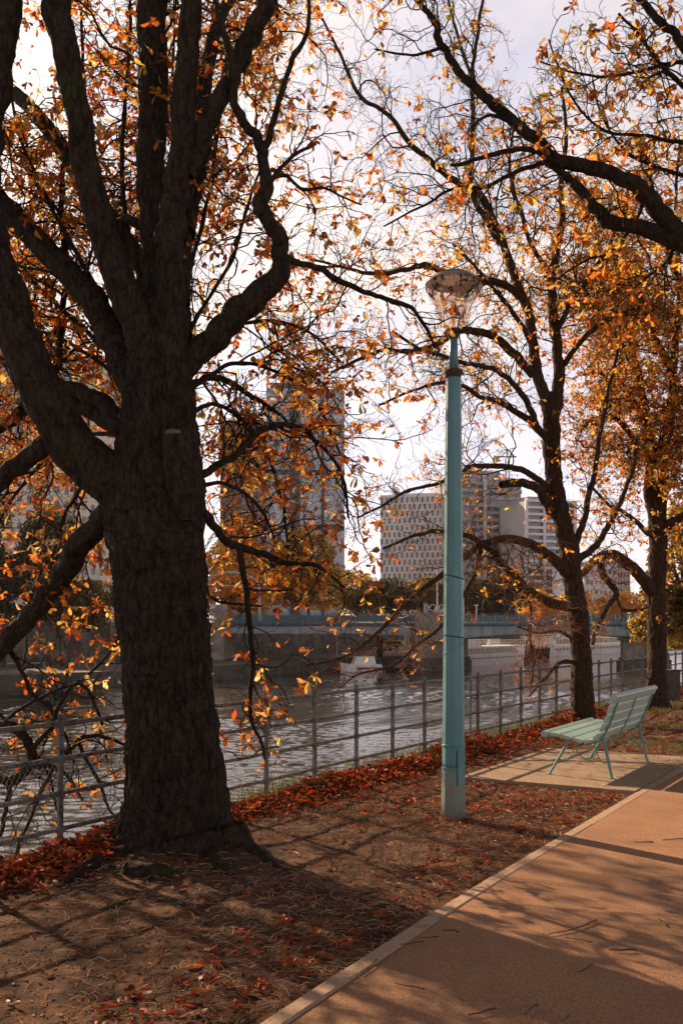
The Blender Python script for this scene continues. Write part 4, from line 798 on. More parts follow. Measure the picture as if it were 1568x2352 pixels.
# ------------------------------------------------------------------ river and far bank
WAVE = .07
def watermat():
    m, nt, out = nodes('river_surface'); L = nt.links.new
    b = N(nt, 'ShaderNodeBsdfPrincipled', Roughness=.06, IOR=1.9); b.inputs['Base Color'].default_value = (.045, .042, .036, 1); L(b.outputs[0], out.inputs[0])
    tc = N(nt, 'ShaderNodeTexCoord'); mp = N(nt, 'ShaderNodeMapping'); mp.inputs['Rotation'].default_value = (0, 0, .35); mp.inputs['Scale'].default_value = (.55, 1.0, 1); L(tc.outputs['Object'], mp.inputs[0])
    n1 = N(nt, 'ShaderNodeTexNoise', Scale=2.3, Detail=4.0, Roughness=.62); n2 = N(nt, 'ShaderNodeTexNoise', Scale=.45, Detail=2.0); n3 = N(nt, 'ShaderNodeTexNoise', Scale=.05, Detail=3.0)
    for n in (n1, n2): L(mp.outputs[0], n.inputs['Vector'])
    L(tc.outputs['Object'], n3.inputs['Vector'])
    a = N(nt, 'ShaderNodeMath', operation='MULTIPLY_ADD'); L(n2.outputs[0], a.inputs[0]); a.inputs[1].default_value = 1.6; L(n1.outputs[0], a.inputs[2])
    r = ramp(nt, n3.outputs[0], [(.35, .35), (.65, 1.0)]); s_ = N(nt, 'ShaderNodeMath', operation='MULTIPLY'); L(r.outputs[0], s_.inputs[0]); s_.inputs[1].default_value = .62
    bp = N(nt, 'ShaderNodeBump', Distance=WAVE); L(s_.outputs[0], bp.inputs['Strength']); L(a.outputs[0], bp.inputs['Height']); L(bp.outputs[0], b.inputs['Normal']); return m
g = MB(); g.add([(-900, -200, WATER-.15), (900, -200, WATER-.15), (1500, 1800, WATER-.15), (-1500, 1800, WATER-.15)], [(0, 1, 2, 3)]); tag(g.build('river_water', watermat()), kind='structure')
def ripples():
    us = np.r_[np.arange(-26, 52, .105), np.arange(58, 170, .45)]; vs = np.r_[np.arange(-74, -6.0, .14)]
    U, V = np.meshgrid(us, vs, indexing='ij'); X = U*EU[0]+V*EV[0]; Y = U*EU[1]+V*EV[1]; H = np.zeros_like(X)
    for k in range(30):
        lam = 10**random.uniform(math.log10(.38), math.log10(1.5)); th = random.gauss(PI/2, .62); kx, ky = math.cos(th)*2*PI/lam, math.sin(th)*2*PI/lam; ph = random.uniform(0, 6.28)
        sl = .056*(lam/1.0)**-.1; env = .6+.8*vnoise(X/7+k*3.1, Y/5-k*1.7)
        w_ = np.sin(kx*X+ky*Y+ph+1.3*vnoise(X/2.3+k, Y/2.3)); H += env*sl*lam/(2*PI)*(w_+.25*w_*w_)
    gust = .55+.6*np.clip(fbm(X/16+9, Y/11, o=3)+.3, 0, 1); fade = np.clip((150-Y)/60, .25, 1); H = H*gust*fade
    P = np.stack([X, Y, WATER+.05+H], -1).reshape(-1, 3); nu, nv = len(us), len(vs); i = np.arange(nu-1)[:, None]*nv; k = np.arange(nv-1)[None, :]
    Q = np.stack([i+k, i+nv+k, i+nv+k+1, i+k+1], -1).reshape(-1, 4); return tag(np_mesh('river_ripples', P, Q, bpy.data.materials['river_surface'], smooth=True), kind='structure')
ripples()
BANK = np.array([(-150, -20), (-80, 45), (-31, 91), (-20, 101), (-9, 122), (1, 140), (16, 165), (40, 205), (72, 252), (150, 365), (400, 720)], float)
d_ = np.gradient(BANK, axis=0); d_ /= np.linalg.norm(d_, axis=1, keepdims=True); NRM = np.stack([-d_[:, 1], d_[:, 0]], 1)
QZ, UPZ = -2.8, 1.1
M_STONE = mat('quay_stone', (.22, .19, .16), (.14, .12, .10), scale=.8, rough=.9, bump=.02, bscale=4, dirt=(.10, .09, .075), dscale=.3, dlo=.5, dhi=.7)
M_QUAY = mat('quay_paving', (.19, .13, .09), (.13, .095, .07), scale=.6, rough=.9, dirt=(.18, .14, .11), dscale=.2)
def strip(name, off0, z0, off1, z1, m, kind='structure', label=None, cat=None):
    b = MB(); A = BANK+NRM*off0; Bp = BANK+NRM*off1; k = len(A)
    b.add([(p[0], p[1], z0) for p in A]+[(p[0], p[1], z1) for p in Bp], [(i, i+1, k+i+1, k+i) for i in range(k-1)])
    o = b.build(name, m); return tag(o, label, cat, kind=kind)
strip('quay_edge', 0, WATER-1, 0, QZ, mat('wet_quay_stone', (.11, .10, .085), (.06, .055, .045), scale=.7, rough=.8))
strip('quay', 0, QZ, 22, QZ, M_QUAY)
strip('far_ground', 21.4, UPZ, 900, UPZ+2, M_LAND)
def stonewallmat():
    m, nt, out = nodes('coursed_stone'); L = nt.links.new
    b = N(nt, 'ShaderNodeBsdfPrincipled', Roughness=.9); L(b.outputs[0], out.inputs[0]); tc = N(nt, 'ShaderNodeTexCoord')
    br = N(nt, 'ShaderNodeTexBrick', Scale=1.0); br.inputs['Color1'].default_value = (.20, .175, .145, 1); br.inputs['Color2'].default_value = (.135, .118, .098, 1); br.inputs['Mortar'].default_value = (.05, .045, .04, 1)
    br.inputs['Mortar Size'].default_value = .018; br.inputs['Brick Width'].default_value = .95; br.inputs['Row Height'].default_value = .36
    L(tc.outputs['UV'], br.inputs['Vector']); n = N(nt, 'ShaderNodeTexNoise', Scale=.5, Detail=7.0, Roughness=.65); L(tc.outputs['UV'], n.inputs['Vector'])
    r = ramp(nt, n.outputs[0], [(.42, (.42, .40, .38)), (.62, (1, 1, 1))]); mx = N(nt, 'ShaderNodeMix', data_type='RGBA', blend_type='MULTIPLY'); mx.inputs[0].default_value = .9
    L(br.outputs[0], mx.inputs[6]); L(r.outputs[0], mx.inputs[7]); L(mx.outputs[2], b.inputs['Base Color']); return m
M_WALLS = stonewallmat()
wl = empty('retaining_wall', (BANK+NRM*20)[3].tolist()+[QZ], 'long coursed stone retaining wall behind the lower quay across the river', 'wall')
def uvwall(o, P, z0, z1):
    me = o.data; ul = me.uv_layers.new(name='UVMap'); d = np.r_[0, np.cumsum(np.linalg.norm(np.diff(P, axis=0), axis=1))]; L = parent_loc(o.parent)
    for lp_ in me.loops:
        co = me.vertices[lp_.vertex_index].co; w = np.array([co[0]+L[0], co[1]+L[1]]); j = int(np.argmin(np.linalg.norm(P-w, axis=1))); ul.data[lp_.index].uv = (d[j], co[2]+L[2])
b = MB(); A = BANK+NRM*21; k = len(A); b.add([(p[0], p[1], QZ-.1) for p in A]+[(p[0], p[1], UPZ+.9) for p in A], [(i, i+1, k+i+1, k+i) for i in range(k-1)])
o = b.build('stone_face', M_WALLS, wl, recalc=False); uvwall(o, A, QZ, UPZ)
b = MB(); A0 = BANK+NRM*20.8; A1 = BANK+NRM*21.6
for i in range(k-1):
    b.add([(*A0[i], UPZ+.9), (*A0[i+1], UPZ+.9), (*A1[i+1], UPZ+.9), (*A1[i], UPZ+.9), (*A0[i], UPZ+1.12), (*A0[i+1], UPZ+1.12), (*A1[i+1], UPZ+1.12), (*A1[i], UPZ+1.12)], [(0, 1, 5, 4), (2, 3, 7, 6), (4, 5, 6, 7), (0, 3, 2, 1)])
b.build('coping', M_STONE, wl)
for t_ in (0.15, .5, .85):
    q = (BANK+NRM*20.4); p = q[2]*(1-t_)+q[4]*t_ if False else q[2]+(q[4]-q[2])*t_; b = MB(); b.box((p[0], p[1], (QZ+UPZ)/2+.5), (.9, .9, UPZ-QZ+1.2), math.atan2(*(q[4]-q[2])[::-1])); b.build('buttress', M_STONE, wl)
M_WHT = mat('pale_steel', (.62, .62, .62), (.5, .5, .5), scale=4, rough=.5)
for i, (a, c, lab) in enumerate([(17, 44, 'low white hoop rail on the far quay under the thick sloping bough'), (71, 102, 'second white hoop rail along the far quay from the bough'), (159, 183, 'white hoop rail on the far quay midway along the stone wall'), (200, 220, 'white hoop rail second nearest the big trunk on the far quay'), (242, 264, 'white hoop rail beside the big trunk on the far quay')]):
    p0, p1 = at(a, 1533, 107+i), at(c, 1533, 108.5+i); p0[2] = p1[2] = QZ; t = empty('hoop_rail', (p0+p1)/2, lab, 'rail', 'white hoop rails on the far quay')
    b = MB(); h = np.array([0, 0, .45]); b.tube(catmull([p0, p0+h*.8, p0+h+(p1-p0)*.1, p1+h-(p1-p0)*.1, p1+h*.8, p1], 4), .035, 6); b.build('tube', M_WHT, t, smooth=True)
    b = MB(); b.box(p0+np.array([0, 0, .015]), (.16, .16, .03)); b.box(p1+np.array([0, 0, .015]), (.16, .16, .03)); b.build('foot_plate', M_WHT, t)
# ------------------------------------------------------------------ bridge
M_GIR = mat('pale_blue_girder', (.30, .35, .385), (.24, .28, .30), scale=.7, rough=.6, dirt=(.2, .18, .16), dscale=.5); M_BLUE = mat('blue_bridge_paint', (.10, .19, .24), (.08, .15, .19), scale=2, rough=.5)
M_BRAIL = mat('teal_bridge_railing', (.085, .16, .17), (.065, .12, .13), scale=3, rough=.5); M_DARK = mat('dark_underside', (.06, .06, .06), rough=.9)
BY = 132.0; X0, X1 = -15.5, 120.0; PX = [13.6, 42.0, 70.5]
br = empty('river_bridge', (28, BY+6, 1.2), 'blue steel girder bridge with ornate teal railing and stone piers crossing the river', 'bridge')
def soffit(x):
    ed = [X0]+PX+[X1]
    for a, c in zip(ed[:-1], ed[1:]):
        if a <= x <= c:
            t = (x-a)/(c-a); return .80-(.0 if a == X0 and t < .3 else .95)*abs(2*t-1)**2.2
    return .7
for j, yy in enumerate((BY, BY+4, BY+8, BY+12)):
    b = MB(); xs = np.arange(X0, X1+.1, .6); k = len(xs); z1 = 1.74
    V = []
    for x in xs: V += [(x, yy, soffit(x)), (x, yy+.12, soffit(x)), (x, yy, z1), (x, yy+.12, z1)]
    fs = []
    for i in range(k-1):
        a = i*4; fs += [(a, a+4, a+6, a+2), (a+1, a+3, a+7, a+5), (a, a+1, a+5, a+4)]
    b.add(V, fs)
    for i in range(k-1):
        x, x2 = xs[i], xs[i+1]; zm = (soffit(x)+soffit(x2))/2; b.box(((x+x2)/2, yy+.06, zm-.05), (.61, .5, .07), 0, 0, -math.atan2(soffit(x2)-soffit(x), x2-x))
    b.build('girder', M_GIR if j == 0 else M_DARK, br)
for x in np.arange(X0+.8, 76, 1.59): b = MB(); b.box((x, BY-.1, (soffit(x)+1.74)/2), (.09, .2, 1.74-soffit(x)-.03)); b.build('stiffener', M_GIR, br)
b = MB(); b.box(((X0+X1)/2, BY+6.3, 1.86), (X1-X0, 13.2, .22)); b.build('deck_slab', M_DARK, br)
b = MB(); b.tube([(X0, BY-.35, 2.0), (X1, BY-.35, 2.0)], .28, 12)
for x in np.arange(X0+.8, X1, 1.59*2): b.tube([(x-.1, BY-.35, 2.0), (x+.1, BY-.35, 2.0)], .33, 12)
b.build('cornice_pipe', M_BLUE, br, smooth=True)
b = MB(); b.box(((X0+X1)/2, BY+6, 2.1), (X1-X0, 11, .2)); b.build('roadway', mat('bridge_asphalt', (.09, .085, .08), rough=.9), br)
def rail_panel(yoff):
    b = MB(); w = 1.59; z0, z1 = 2.28, 3.32; y = BY+yoff
    b.box((0, y, (z0+z1)/2), (.12, .14, z1-z0+.06)); b.box((w/2, y, z1), (w-.125, .13, .10)); b.box((w/2, y, z0+.05), (w-.125, .10, .08)); b.box((w/2, y, z1-.2), (w-.125, .05, .045))
    cz = z0+.43
    for r in (.33, .19): b.tube([(w/2+r*math.cos(t), y, cz+r*math.sin(t)) for t in np.linspace(0, 2*PI, 21)], .028, 5, cap=False)
    for sx in (-1, 1):
        for sz in (-1, 1):
            b.tube([(w/2+sx*(.37+.13*math.sin(t)), y, cz+sz*(.1+.12*t)) for t in np.linspace(0, 2.4, 7)], .022, 4)
    return b
first = None
for yo in (-.3,):
    for k in range(58):
        x = X0+.9+1.59*k
        if first is None: first = rail_panel(yo).build('railing_panel', M_BRAIL, None); first.parent = br; first.location = (x-28, -BY-6, -1.2)
        else:
            c = first.copy(); COL.objects.link(c); c.parent = br; c.location = (x-28, -BY-6, -1.2)
b = MB(); b.box(((X0+X1)/2, BY+12.5, 2.85), (X1-X0, .1, .9)); b.build('far_parapet', M_BRAIL, br)
M_PIER = mat('pier_stone', (.32, .275, .235), (.21, .18, .15), scale=.9, rough=.9, bump=.03, bscale=3, dirt=(.13, .11, .09), dscale=.5); M_PIERD = mat('wet_pier_stone', (.13, .11, .09), (.07, .06, .05), scale=1.5, rough=.8, bump=.03, bscale=4)
def hull2(l, w, c, a, n=7):
    P = []; 
    for sgn in (1, -1):
        for t in np.linspace(-PI/2, PI/2, n):
            x = sgn*(l/2-w/2+w/2*math.cos(t)); y = sgn*w/2*math.sin(t); P.append((c[0]+x*math.cos(a)-y*math.sin(a), c[1]+x*math.sin(a)+y*math.cos(a)))
    return P
for px in PX:
    c = (px, BY+6.0); a = math.atan2(.80, .60)
    b = MB(); z = -2.6
    while z < -.2:
        h = .44; P = hull2(12.6, 3.1, c, a); Pi = hull2(12.5, 3.0, c, a)
        b.prism(P, lambda x, y, s_, z=z: (x, y, z+(h-.05 if s_ else 0))); b.prism(Pi, lambda x, y, s_, z=z: (x, y, z+h-.05+(.05 if s_ else 0))); z += h
    b.build('pier', M_PIER, br)
    b = MB(); b.prism(hull2(13.6, 4.2, c, a), lambda x, y, s_: (x, y, -3.1 if s_ else -5.2)); b.prism(hull2(13.1, 3.7, c, a), lambda x, y, s_: (x, y, -2.6 if s_ else -3.1)); b.build('pier_footing', M_PIERD, br)
    b = MB(); b.prism(hull2(13.4, 3.9, c, a), lambda x, y, s_: (x, y, .05 if s_ else -.2)); b.build('pier_cap', M_PIER, br)
    b = MB(); b.box((px-2.4, BY-.45, 1.5), (3.0, 1.1, 3.7)); b.box((px-2.4, BY-.45, 3.42), (3.3, 1.4, .2)); b.box((px-2.4, BY-.45, 1.75), (3.2, 1.3, .2)); b.build('pier_parapet', M_PIER, br)
b = MB(); b.box((-17.4, BY+5, -.6), (3.9, 13, 4.6)); b.box((-17.4, BY-1.6, 2.5), (4.1, .5, .25)); b.build('abutment', M_PIER, br)
b = MB(); b.box((-16.0, BY-1.2, 2.5), (1.3, 1.1, 2.0)); b.box((-16.0, BY-1.2, 3.6), (1.7, 1.5, .3)); b.lathe([(.9, 0), (.75, .25), (.4, .42), (.001, .5)], (-16, BY-1.2, 3.75), 12); b.build('abutment_pedestal', M_PIER, br)
b = MB()
for k in range(9): b.lathe([(.10, 0), (.14, .25), (.07, .55), (.12, .8)], (-19.6+.32*k, BY-1.4, 2.3), 8)
b.box((-18.3, BY-1.4, 3.2), (3.1, .4, .18)); b.build('balustrade', M_PIER, br)
# gantry and lamps on the bridge
gt = empty('cable_gantry', (-11, BY+5, 2.2), 'pale arched steel gantry frame standing on the bridge before the golden trees', 'gantry')
M_GAN = mat('pale_gantry_steel', (.50, .54, .58), (.42, .45, .48), scale=2, rough=.5); Yg = BY+4
gl, gr = at(466, 1404, Yg), at(596, 1404, Yg)
for q, in ((gl,), (gr,)):
    b = MB(); b.box((q[0], Yg, (2.2+at(0, 1347, Yg)[2])/2), (.30, .30, at(0, 1347, Yg)[2]-2.2)); b.tube([(q[0]+.5, Yg, 2.2), (q[0]+.3, Yg, 2.8), (q[0]+.15, Yg, 3.6)], .05, 5); b.build('leg', M_GAN, gt)
b = MB(); b.tube(catmull([at(466, 1347, Yg), at(470, 1336, Yg), at(492, 1322, Yg), at(530, 1314, Yg), at(568, 1322, Yg), at(592, 1337, Yg), at(596, 1349, Yg)], 5), .15, 8); b.build('arch', M_GAN, gt, smooth=True)
b = MB(); b.tube([at(468, 1342, Yg), at(594, 1350, Yg)], .085, 6)
for px in (510, 528, 560): b.tube([at(px, 1318, Yg), at(px, 1344, Yg)], .025, 4)
b.build('crossbar', M_GAN, gt)
for px, hh, lab in [(1004, 7.5, 'white lamp mast with ringed base on the bridge pier by the lamp post'), (1064, 6.0, 'plain white mast on the bridge just past the teal lamp post'), (1094, 2.2, 'short white post on the bridge past the teal lamp post'), (1537, 3.6, 'white post on the bridge beyond the third trunk'), (490, 3.0, 'short white mast on the bridge abutment beside the big trunk')]:
    q = at(px, 1410, BY+.9); t = empty('bridge_lamp', (q[0], q[1], 2.2), lab, 'lamp post', 'white masts on the bridge')
    b = MB(); b.tube([(q[0], q[1], 2.2), (q[0], q[1], 2.2+hh)], .10 if hh > 5 else .08, 8); b.build('mast', M_WHT, t)
    b = MB(); b.box((q[0], q[1], 2.2+hh+.08), (.5, .24, .16)); b.build('lantern', M_WHT, t)
    if hh > 7 or px == 1537 or px == 490:
        b = MB()
        for s_ in (-1, 1):
            b.tube([(q[0]+s_*.62+.42*math.cos(u), q[1], 4.15+.42*math.sin(u)) for u in np.linspace(0, 2*PI, 19)], .07, 5, cap=False)
            for k in range(4): b.tube([(q[0]+s_*(1.25+.17*k), q[1], 3.4), (q[0]+s_*(1.25+.17*k), q[1], 4.6+.22*(k % 2))], .05, 4)
        b.tube([(q[0]-1.9, q[1], 3.45), (q[0]+1.9, q[1], 3.45)], .06, 5); b.build('ring_grille', M_WHT, t)
# ------------------------------------------------------------------ boats
M_HUL = mat('white_boat_paint', (.90, .87, .86), (.84, .81, .80), scale=1.5, rough=.4, dirt=(.5, .45, .42), dscale=.8); M_GLS = mat('dark_glazing', (.035, .04, .05), rough=.12, spec=.7); M_BLK = mat('black_hull_paint', (.018, .018, .02), rough=.8, spec=.1)
M_WOOD = mat('varnished_wood', (.28, .13, .06), scale=3, rough=.5); M_RED = mat('dark_red_paint', (.18, .025, .02), rough=.4); M_OLV = mat('olive_cabin_paint', (.16, .14, .10), scale=2, rough=.7)
def boat(name, p, hd, l, w, h, label, m, bow=.25, sheer=.3, cat='boat'):
    t = empty(name, (p[0], p[1], WATER), label, cat); t.rotation_euler = (0, 0, hd)
    b = MB(); S = np.linspace(0, 1, 15); V = []
    for s_ in S:
        k = min(1, (1-s_)/bow) if s_ > 1-bow else 1.0; k = max(.02, math.sin(k*PI/2)); zt = h+sheer*max(0, (s_-.6)/.4)**2; x = (s_-.5)*l
        V += [(x-.08*l*0, -w/2*k, zt), (x-(1-k)*.25, -w/2*k*.86, -.5), (x-(1-k)*.25, w/2*k*.86, -.5), (x, w/2*k, zt)]
    n = len(S); fs = [(0, 1, 2, 3), (4*n-4, 4*n-1, 4*n-2, 4*n-3)]
    for i in range(n-1):
        a = i*4; fs += [(a, a+4, a+5, a+1), (a+1, a+5, a+6, a+2), (a+2, a+6, a+7, a+3), (a+3, a+7, a+4, a)]
    b.add(V, fs); b.build('hull', m, t, world=False); return t
def cabin(t, x0, x1, w, z0, z1, m=None, name='cabin', rake=0.0):
    b = MB(); P = [(x0, z0), (x1, z0), (x1-rake, z1), (x0+rake*.3, z1)]; b.prism(P, lambda x, z, s_: (x, (w/2 if s_ else -w/2), z)); return b.build(name, m or M_HUL, t, world=False)
def ports(t, xs, ww, z0, z1, w, name='window'):
    for x in xs:
        for s_ in (-1, 1): b = MB(); b.box((x, s_*(w/2+.015), (z0+z1)/2), (ww, .05, z1-z0)); b.build(name, M_GLS, t, world=False)
def deckrail(t, x0, x1, w, z, h=.9, st=1.2):
    b = MB()
    for s_ in (-1, 1):
        for zz in (h, h*.55): b.tube([(x0, s_*w/2, z+zz), (x1, s_*w/2, z+zz)], .03, 4)
        for x in np.arange(x0, x1+.01, st): b.tube([(x, s_*w/2, z), (x, s_*w/2, z+h)], .03, 4)
    b.build('deck_rail', M_HUL, t, world=False)
HB = math.atan2(.83, .55)
t = boat('passenger_barge', (22.0, 157.2), HB, 31, 4.8, 1.75, 'white passenger barge with dark window row moored just past the stone pier', M_HUL, .14)
cabin(t, -14, 12.2, 4.4, 1.75, 2.85); ports(t, np.arange(-12.5, 9.8, 1.25), .95, 1.85, 2.7, 4.4)
b = MB(); b.box((-1, 0, 2.92), (27.5, 4.9, .14)); b.build('upper_deck', M_HUL, t, world=False); deckrail(t, -4, 12.3, 4.7, 2.99, .95, .7)
cabin(t, -14, -4.2, 4.3, 2.99, 3.9, name='deck_house'); b = MB(); b.lathe([(.28, 0), (.4, .45), (.16, .5), (.22, 1.0)], (3, 0, 3.0), 10); b.build('funnel', M_HUL, t, world=False)
b = MB(); b.tube([(-15, -2.36, 1.2), (0, -2.42, 1.2), (11, -2.42, 1.2)], .06, 5); b.build('rubbing_strake', M_WOOD, t, world=False)
t = boat('barge', (35.6, 187), HB, 13, 4.4, 1.9, 'black hulled barge with a dull olive cabin lying ahead of the white passenger barge', M_BLK, .2)
cabin(t, -3, 4, 3.8, 1.8, 2.6, M_OLV); ports(t, np.arange(-2, 4, 1.8), .8, 1.95, 2.4, 3.8); cabin(t, -6, -3.6, 3.4, 1.8, 3.4, M_BLK, 'wheelhouse', .3); ports(t, (-5.2, -4.2), .7, 2.5, 3.1, 3.4)
t = boat('river_cruiser', (56.5, 231.5), math.atan2(43, 31), 58, 7.5, 2.0, 'long white two deck river cruise ship moored along the far bank', M_HUL, .16, .5, 'ship')
ports(t, np.arange(-24, 22, 1.9), .8, 1.0, 1.5, 7.5, 'porthole'); cabin(t, -25, 21, 7.0, 2.0, 3.7); ports(t, np.arange(-23.4, 19, 1.75), 1.4, 2.35, 3.4, 7.0)
b = MB(); b.box((-2, 0, 3.82), (48, 7.6, .2)); b.build('upper_deck', M_HUL, t, world=False); deckrail(t, -24, 21, 7.3, 3.92, 1.0, 1.6); cabin(t, -22, -10, 6, 3.92, 5.7, name='wheelhouse', rake=1.2); ports(t, (-20.2, -18.2, -16.2, -14.2, -12.6), 1.4, 4.5, 5.4, 6)
b = MB(); b.box((4, 0, 5.9), (16, 6.5, .12))
for x in (-3.5, 4, 11.5):
    for s_ in (-1, 1): b.tube([(x, s_*3, 3.9), (x, s_*3, 5.9)], .06, 5)
b.build('awning', M_HUL, t, world=False)
for x in (-6, 0, 6, 13):
    b = MB(); b.tube([(x+.35*math.cos(u), -3.74, 4.45+.35*math.sin(u)) for u in np.linspace(0, 2*PI, 13)], .09, 5, cap=False); b.build('life_ring', mat('red_life_ring', (.5, .07, .03), rough=.6) if 'red_life_ring' not in bpy.data.materials else bpy.data.materials['red_life_ring'], t, world=False)
t = boat('houseboat', (77.5, 259), math.atan2(.83, .55)+.1, 16, 4.5, 1.6, 'small houseboat with black bow and white cabin beyond the cruise ship', M_BLK, .3, .6)
cabin(t, -6, 5, 4.2, 1.5, 3.6); ports(t, (-4.5, -1.5, 2.5), .9, 2.1, 3.1, 4.2); cabin(t, -7.5, -3, 3.6, 3.6, 4.9, name='wheelhouse', rake=.3); deckrail(t, -2.5, 5, 4, 3.6, .8)
t = boat('motorboat', (2.5, 134.2), math.radians(192), 5.6, 2.3, .95, 'small white motorboat with a dark red stripe tied up by the quay', M_HUL, .5, .3)
b = MB()
for s_ in (-1, 1): b.box((-1.0, s_*1.16, .42), (3.4, .05, .28))
b.box((-2.82, 0, .42), (.05, 2.2, .28)); b.build('red_stripe', M_RED, t, world=False); cabin(t, -2.0, 1.2, 1.8, .95, 1.95, rake=.6); ports(t, (-1.1, -.1), .75, 1.3, 1.75, 1.62); b = MB(); b.box((-.5, 0, 1.98), (2.6, 1.9, .07)); b.build('roof', M_HUL, t, world=False)
t = boat('workboat', (9.0, 133.5), math.radians(186), 6.5, 2.2, .55, 'low dark flat workboat moored between the motorboat and the pier', M_BLK, .2, .1)
b = MB(); b.box((1.2, 0, .85), (1.6, 1.4, .6)); b.box((-1.4, .2, .75), (1.2, 1.0, .4)); b.build('crate_box', M_WOOD, t, world=False)
# ------------------------------------------------------------------ quay furniture under the bridge
M_VAN = mat('ochre_van_paint', (.30, .19, .07), (.24, .15, .06), scale=2, rough=.4); M_TYRE = mat('tyre_rubber', (.03, .03, .03), rough=.9)
def vehicle(name, p, rz, prof, w, m, label, cat, wheels, glass):
    t = empty(name, (p[0], p[1], QZ), label, cat, rz=rz); b = MB(); b.prism(prof, lambda x, z, s_: (x, (w/2 if s_ else -w/2), z)); o = b.build('body', m, t, world=False); md = o.modifiers.new('bevel', 'BEVEL'); md.width = .07; md.segments = 2
    for x in wheels:
        for s_ in (-1, 1):
            b = MB(); b.tube([(x, s_*(w/2-.2), .33), (x, s_*(w/2+.02), .33)], .33, 16); wv_ = b.build('wheel', M_TYRE, t, world=False); b = MB(); b.tube([(x, s_*(w/2-.05), .33), (x, s_*(w/2+.035), .33)], .18, 10); r = b.build('rim', M_WHT, wv_, world=False)
    for poly in glass:
        b = MB()
        for s_ in (-1, 1): b.prism(poly, lambda x, z, e, s_=s_: (x, s_*(w/2+(.012 if e else -.03)), z))
        b.build('side_window', M_GLS, t, world=False)
    b = MB(); xf = max(a for a, c in prof); 
    for s_ in (-1, 1): b.box((xf-.02, s_*(w/2-.28), .72), (.08, .3, .16))
    b.build('headlight', M_WHT, t, world=False); return t
t = vehicle('parked_van', (10.2, 186), math.radians(-20), [(-2.3, .3), (2.3, .3), (2.32, .95), (1.7, 1.15), (1.15, 1.85), (-2.1, 1.9), (-2.3, 1.5)], 1.8, M_VAN, 'ochre van parked on the quay beneath the bridge', 'van', (-1.45, 1.5), [[(-1.9, 1.2), (-.5, 1.2), (-.5, 1.72), (-1.9, 1.72)], [(-.35, 1.2), (1.3, 1.2), (.95, 1.7), (-.35, 1.7)]])
t = vehicle('parked_car', (14.0, 188), math.radians(-25), [(-2.0, .28), (2.0, .28), (2.05, .75), (1.1, .92), (.5, 1.38), (-1.0, 1.42), (-1.9, .95)], 1.7, mat('grey_blue_car_paint', (.12, .14, .17), rough=.35), 'grey blue car parked behind the stone pier', 'car', (-1.3, 1.3), [[(-1.3, .95), (-.1, .95), (-.1, 1.32), (-.95, 1.32)], [(.0, .95), (.9, .95), (.45, 1.3), (.0, 1.3)]])
for px, lab in ((866, 'white trestle table standing on the quay beside the dark square post'), (912, 'white trestle table standing in front of the ochre van')):
    q = at(px, 1500, 166); t = empty('trestle_table', (q[0], q[1], QZ), lab, 'table', 'white trestle tables on the quay'); b = MB(); b.box((q[0], q[1], QZ+.95), (2.0, .8, .08)); b.build('table_top', M_WHT, t)
    for s_ in (-1, 1): b = MB(); b.tube([(q[0]+s_*.6-.35, q[1], QZ), (q[0]+s_*.6, q[1], QZ+.92), (q[0]+s_*.6+.35, q[1], QZ)], .07, 5); b.build('leg', M_WHT, t)
q = at(874, 1511, 142); t = empty('quay_post', (q[0], q[1]+3, QZ), 'thick black square post on the quay behind the motorboat', 'post'); b = MB(); b.box((q[0], q[1]+3, QZ+1.5), (.85, .85, 3.0)); b.build('shaft', M_BLK, t); b = MB(); b.box((q[0], q[1]+3, QZ+3.06), (1.0, 1.0, .12)); b.build('cap', M_BLK, t)
for px, Yq, hh, lab in ((774, 150, 3.6, 'slim grey pole on the quay under the bridge nearer the golden trees'), (930, 176, 3.0, 'slim grey pole close to the walking person on the quay')):
    q = at(px, 1500, Yq); t = empty('quay_pole', (q[0], q[1], QZ), lab, 'pole', 'slim poles on the far quay'); b = MB(); b.tube([(q[0], q[1], QZ), (q[0], q[1], QZ+hh)], .09, 8); b.build('shaft', M_GAN, t); b = MB(); b.box((q[0], q[1], QZ+.05), (.4, .4, .1)); b.build('foot', M_GAN, t)
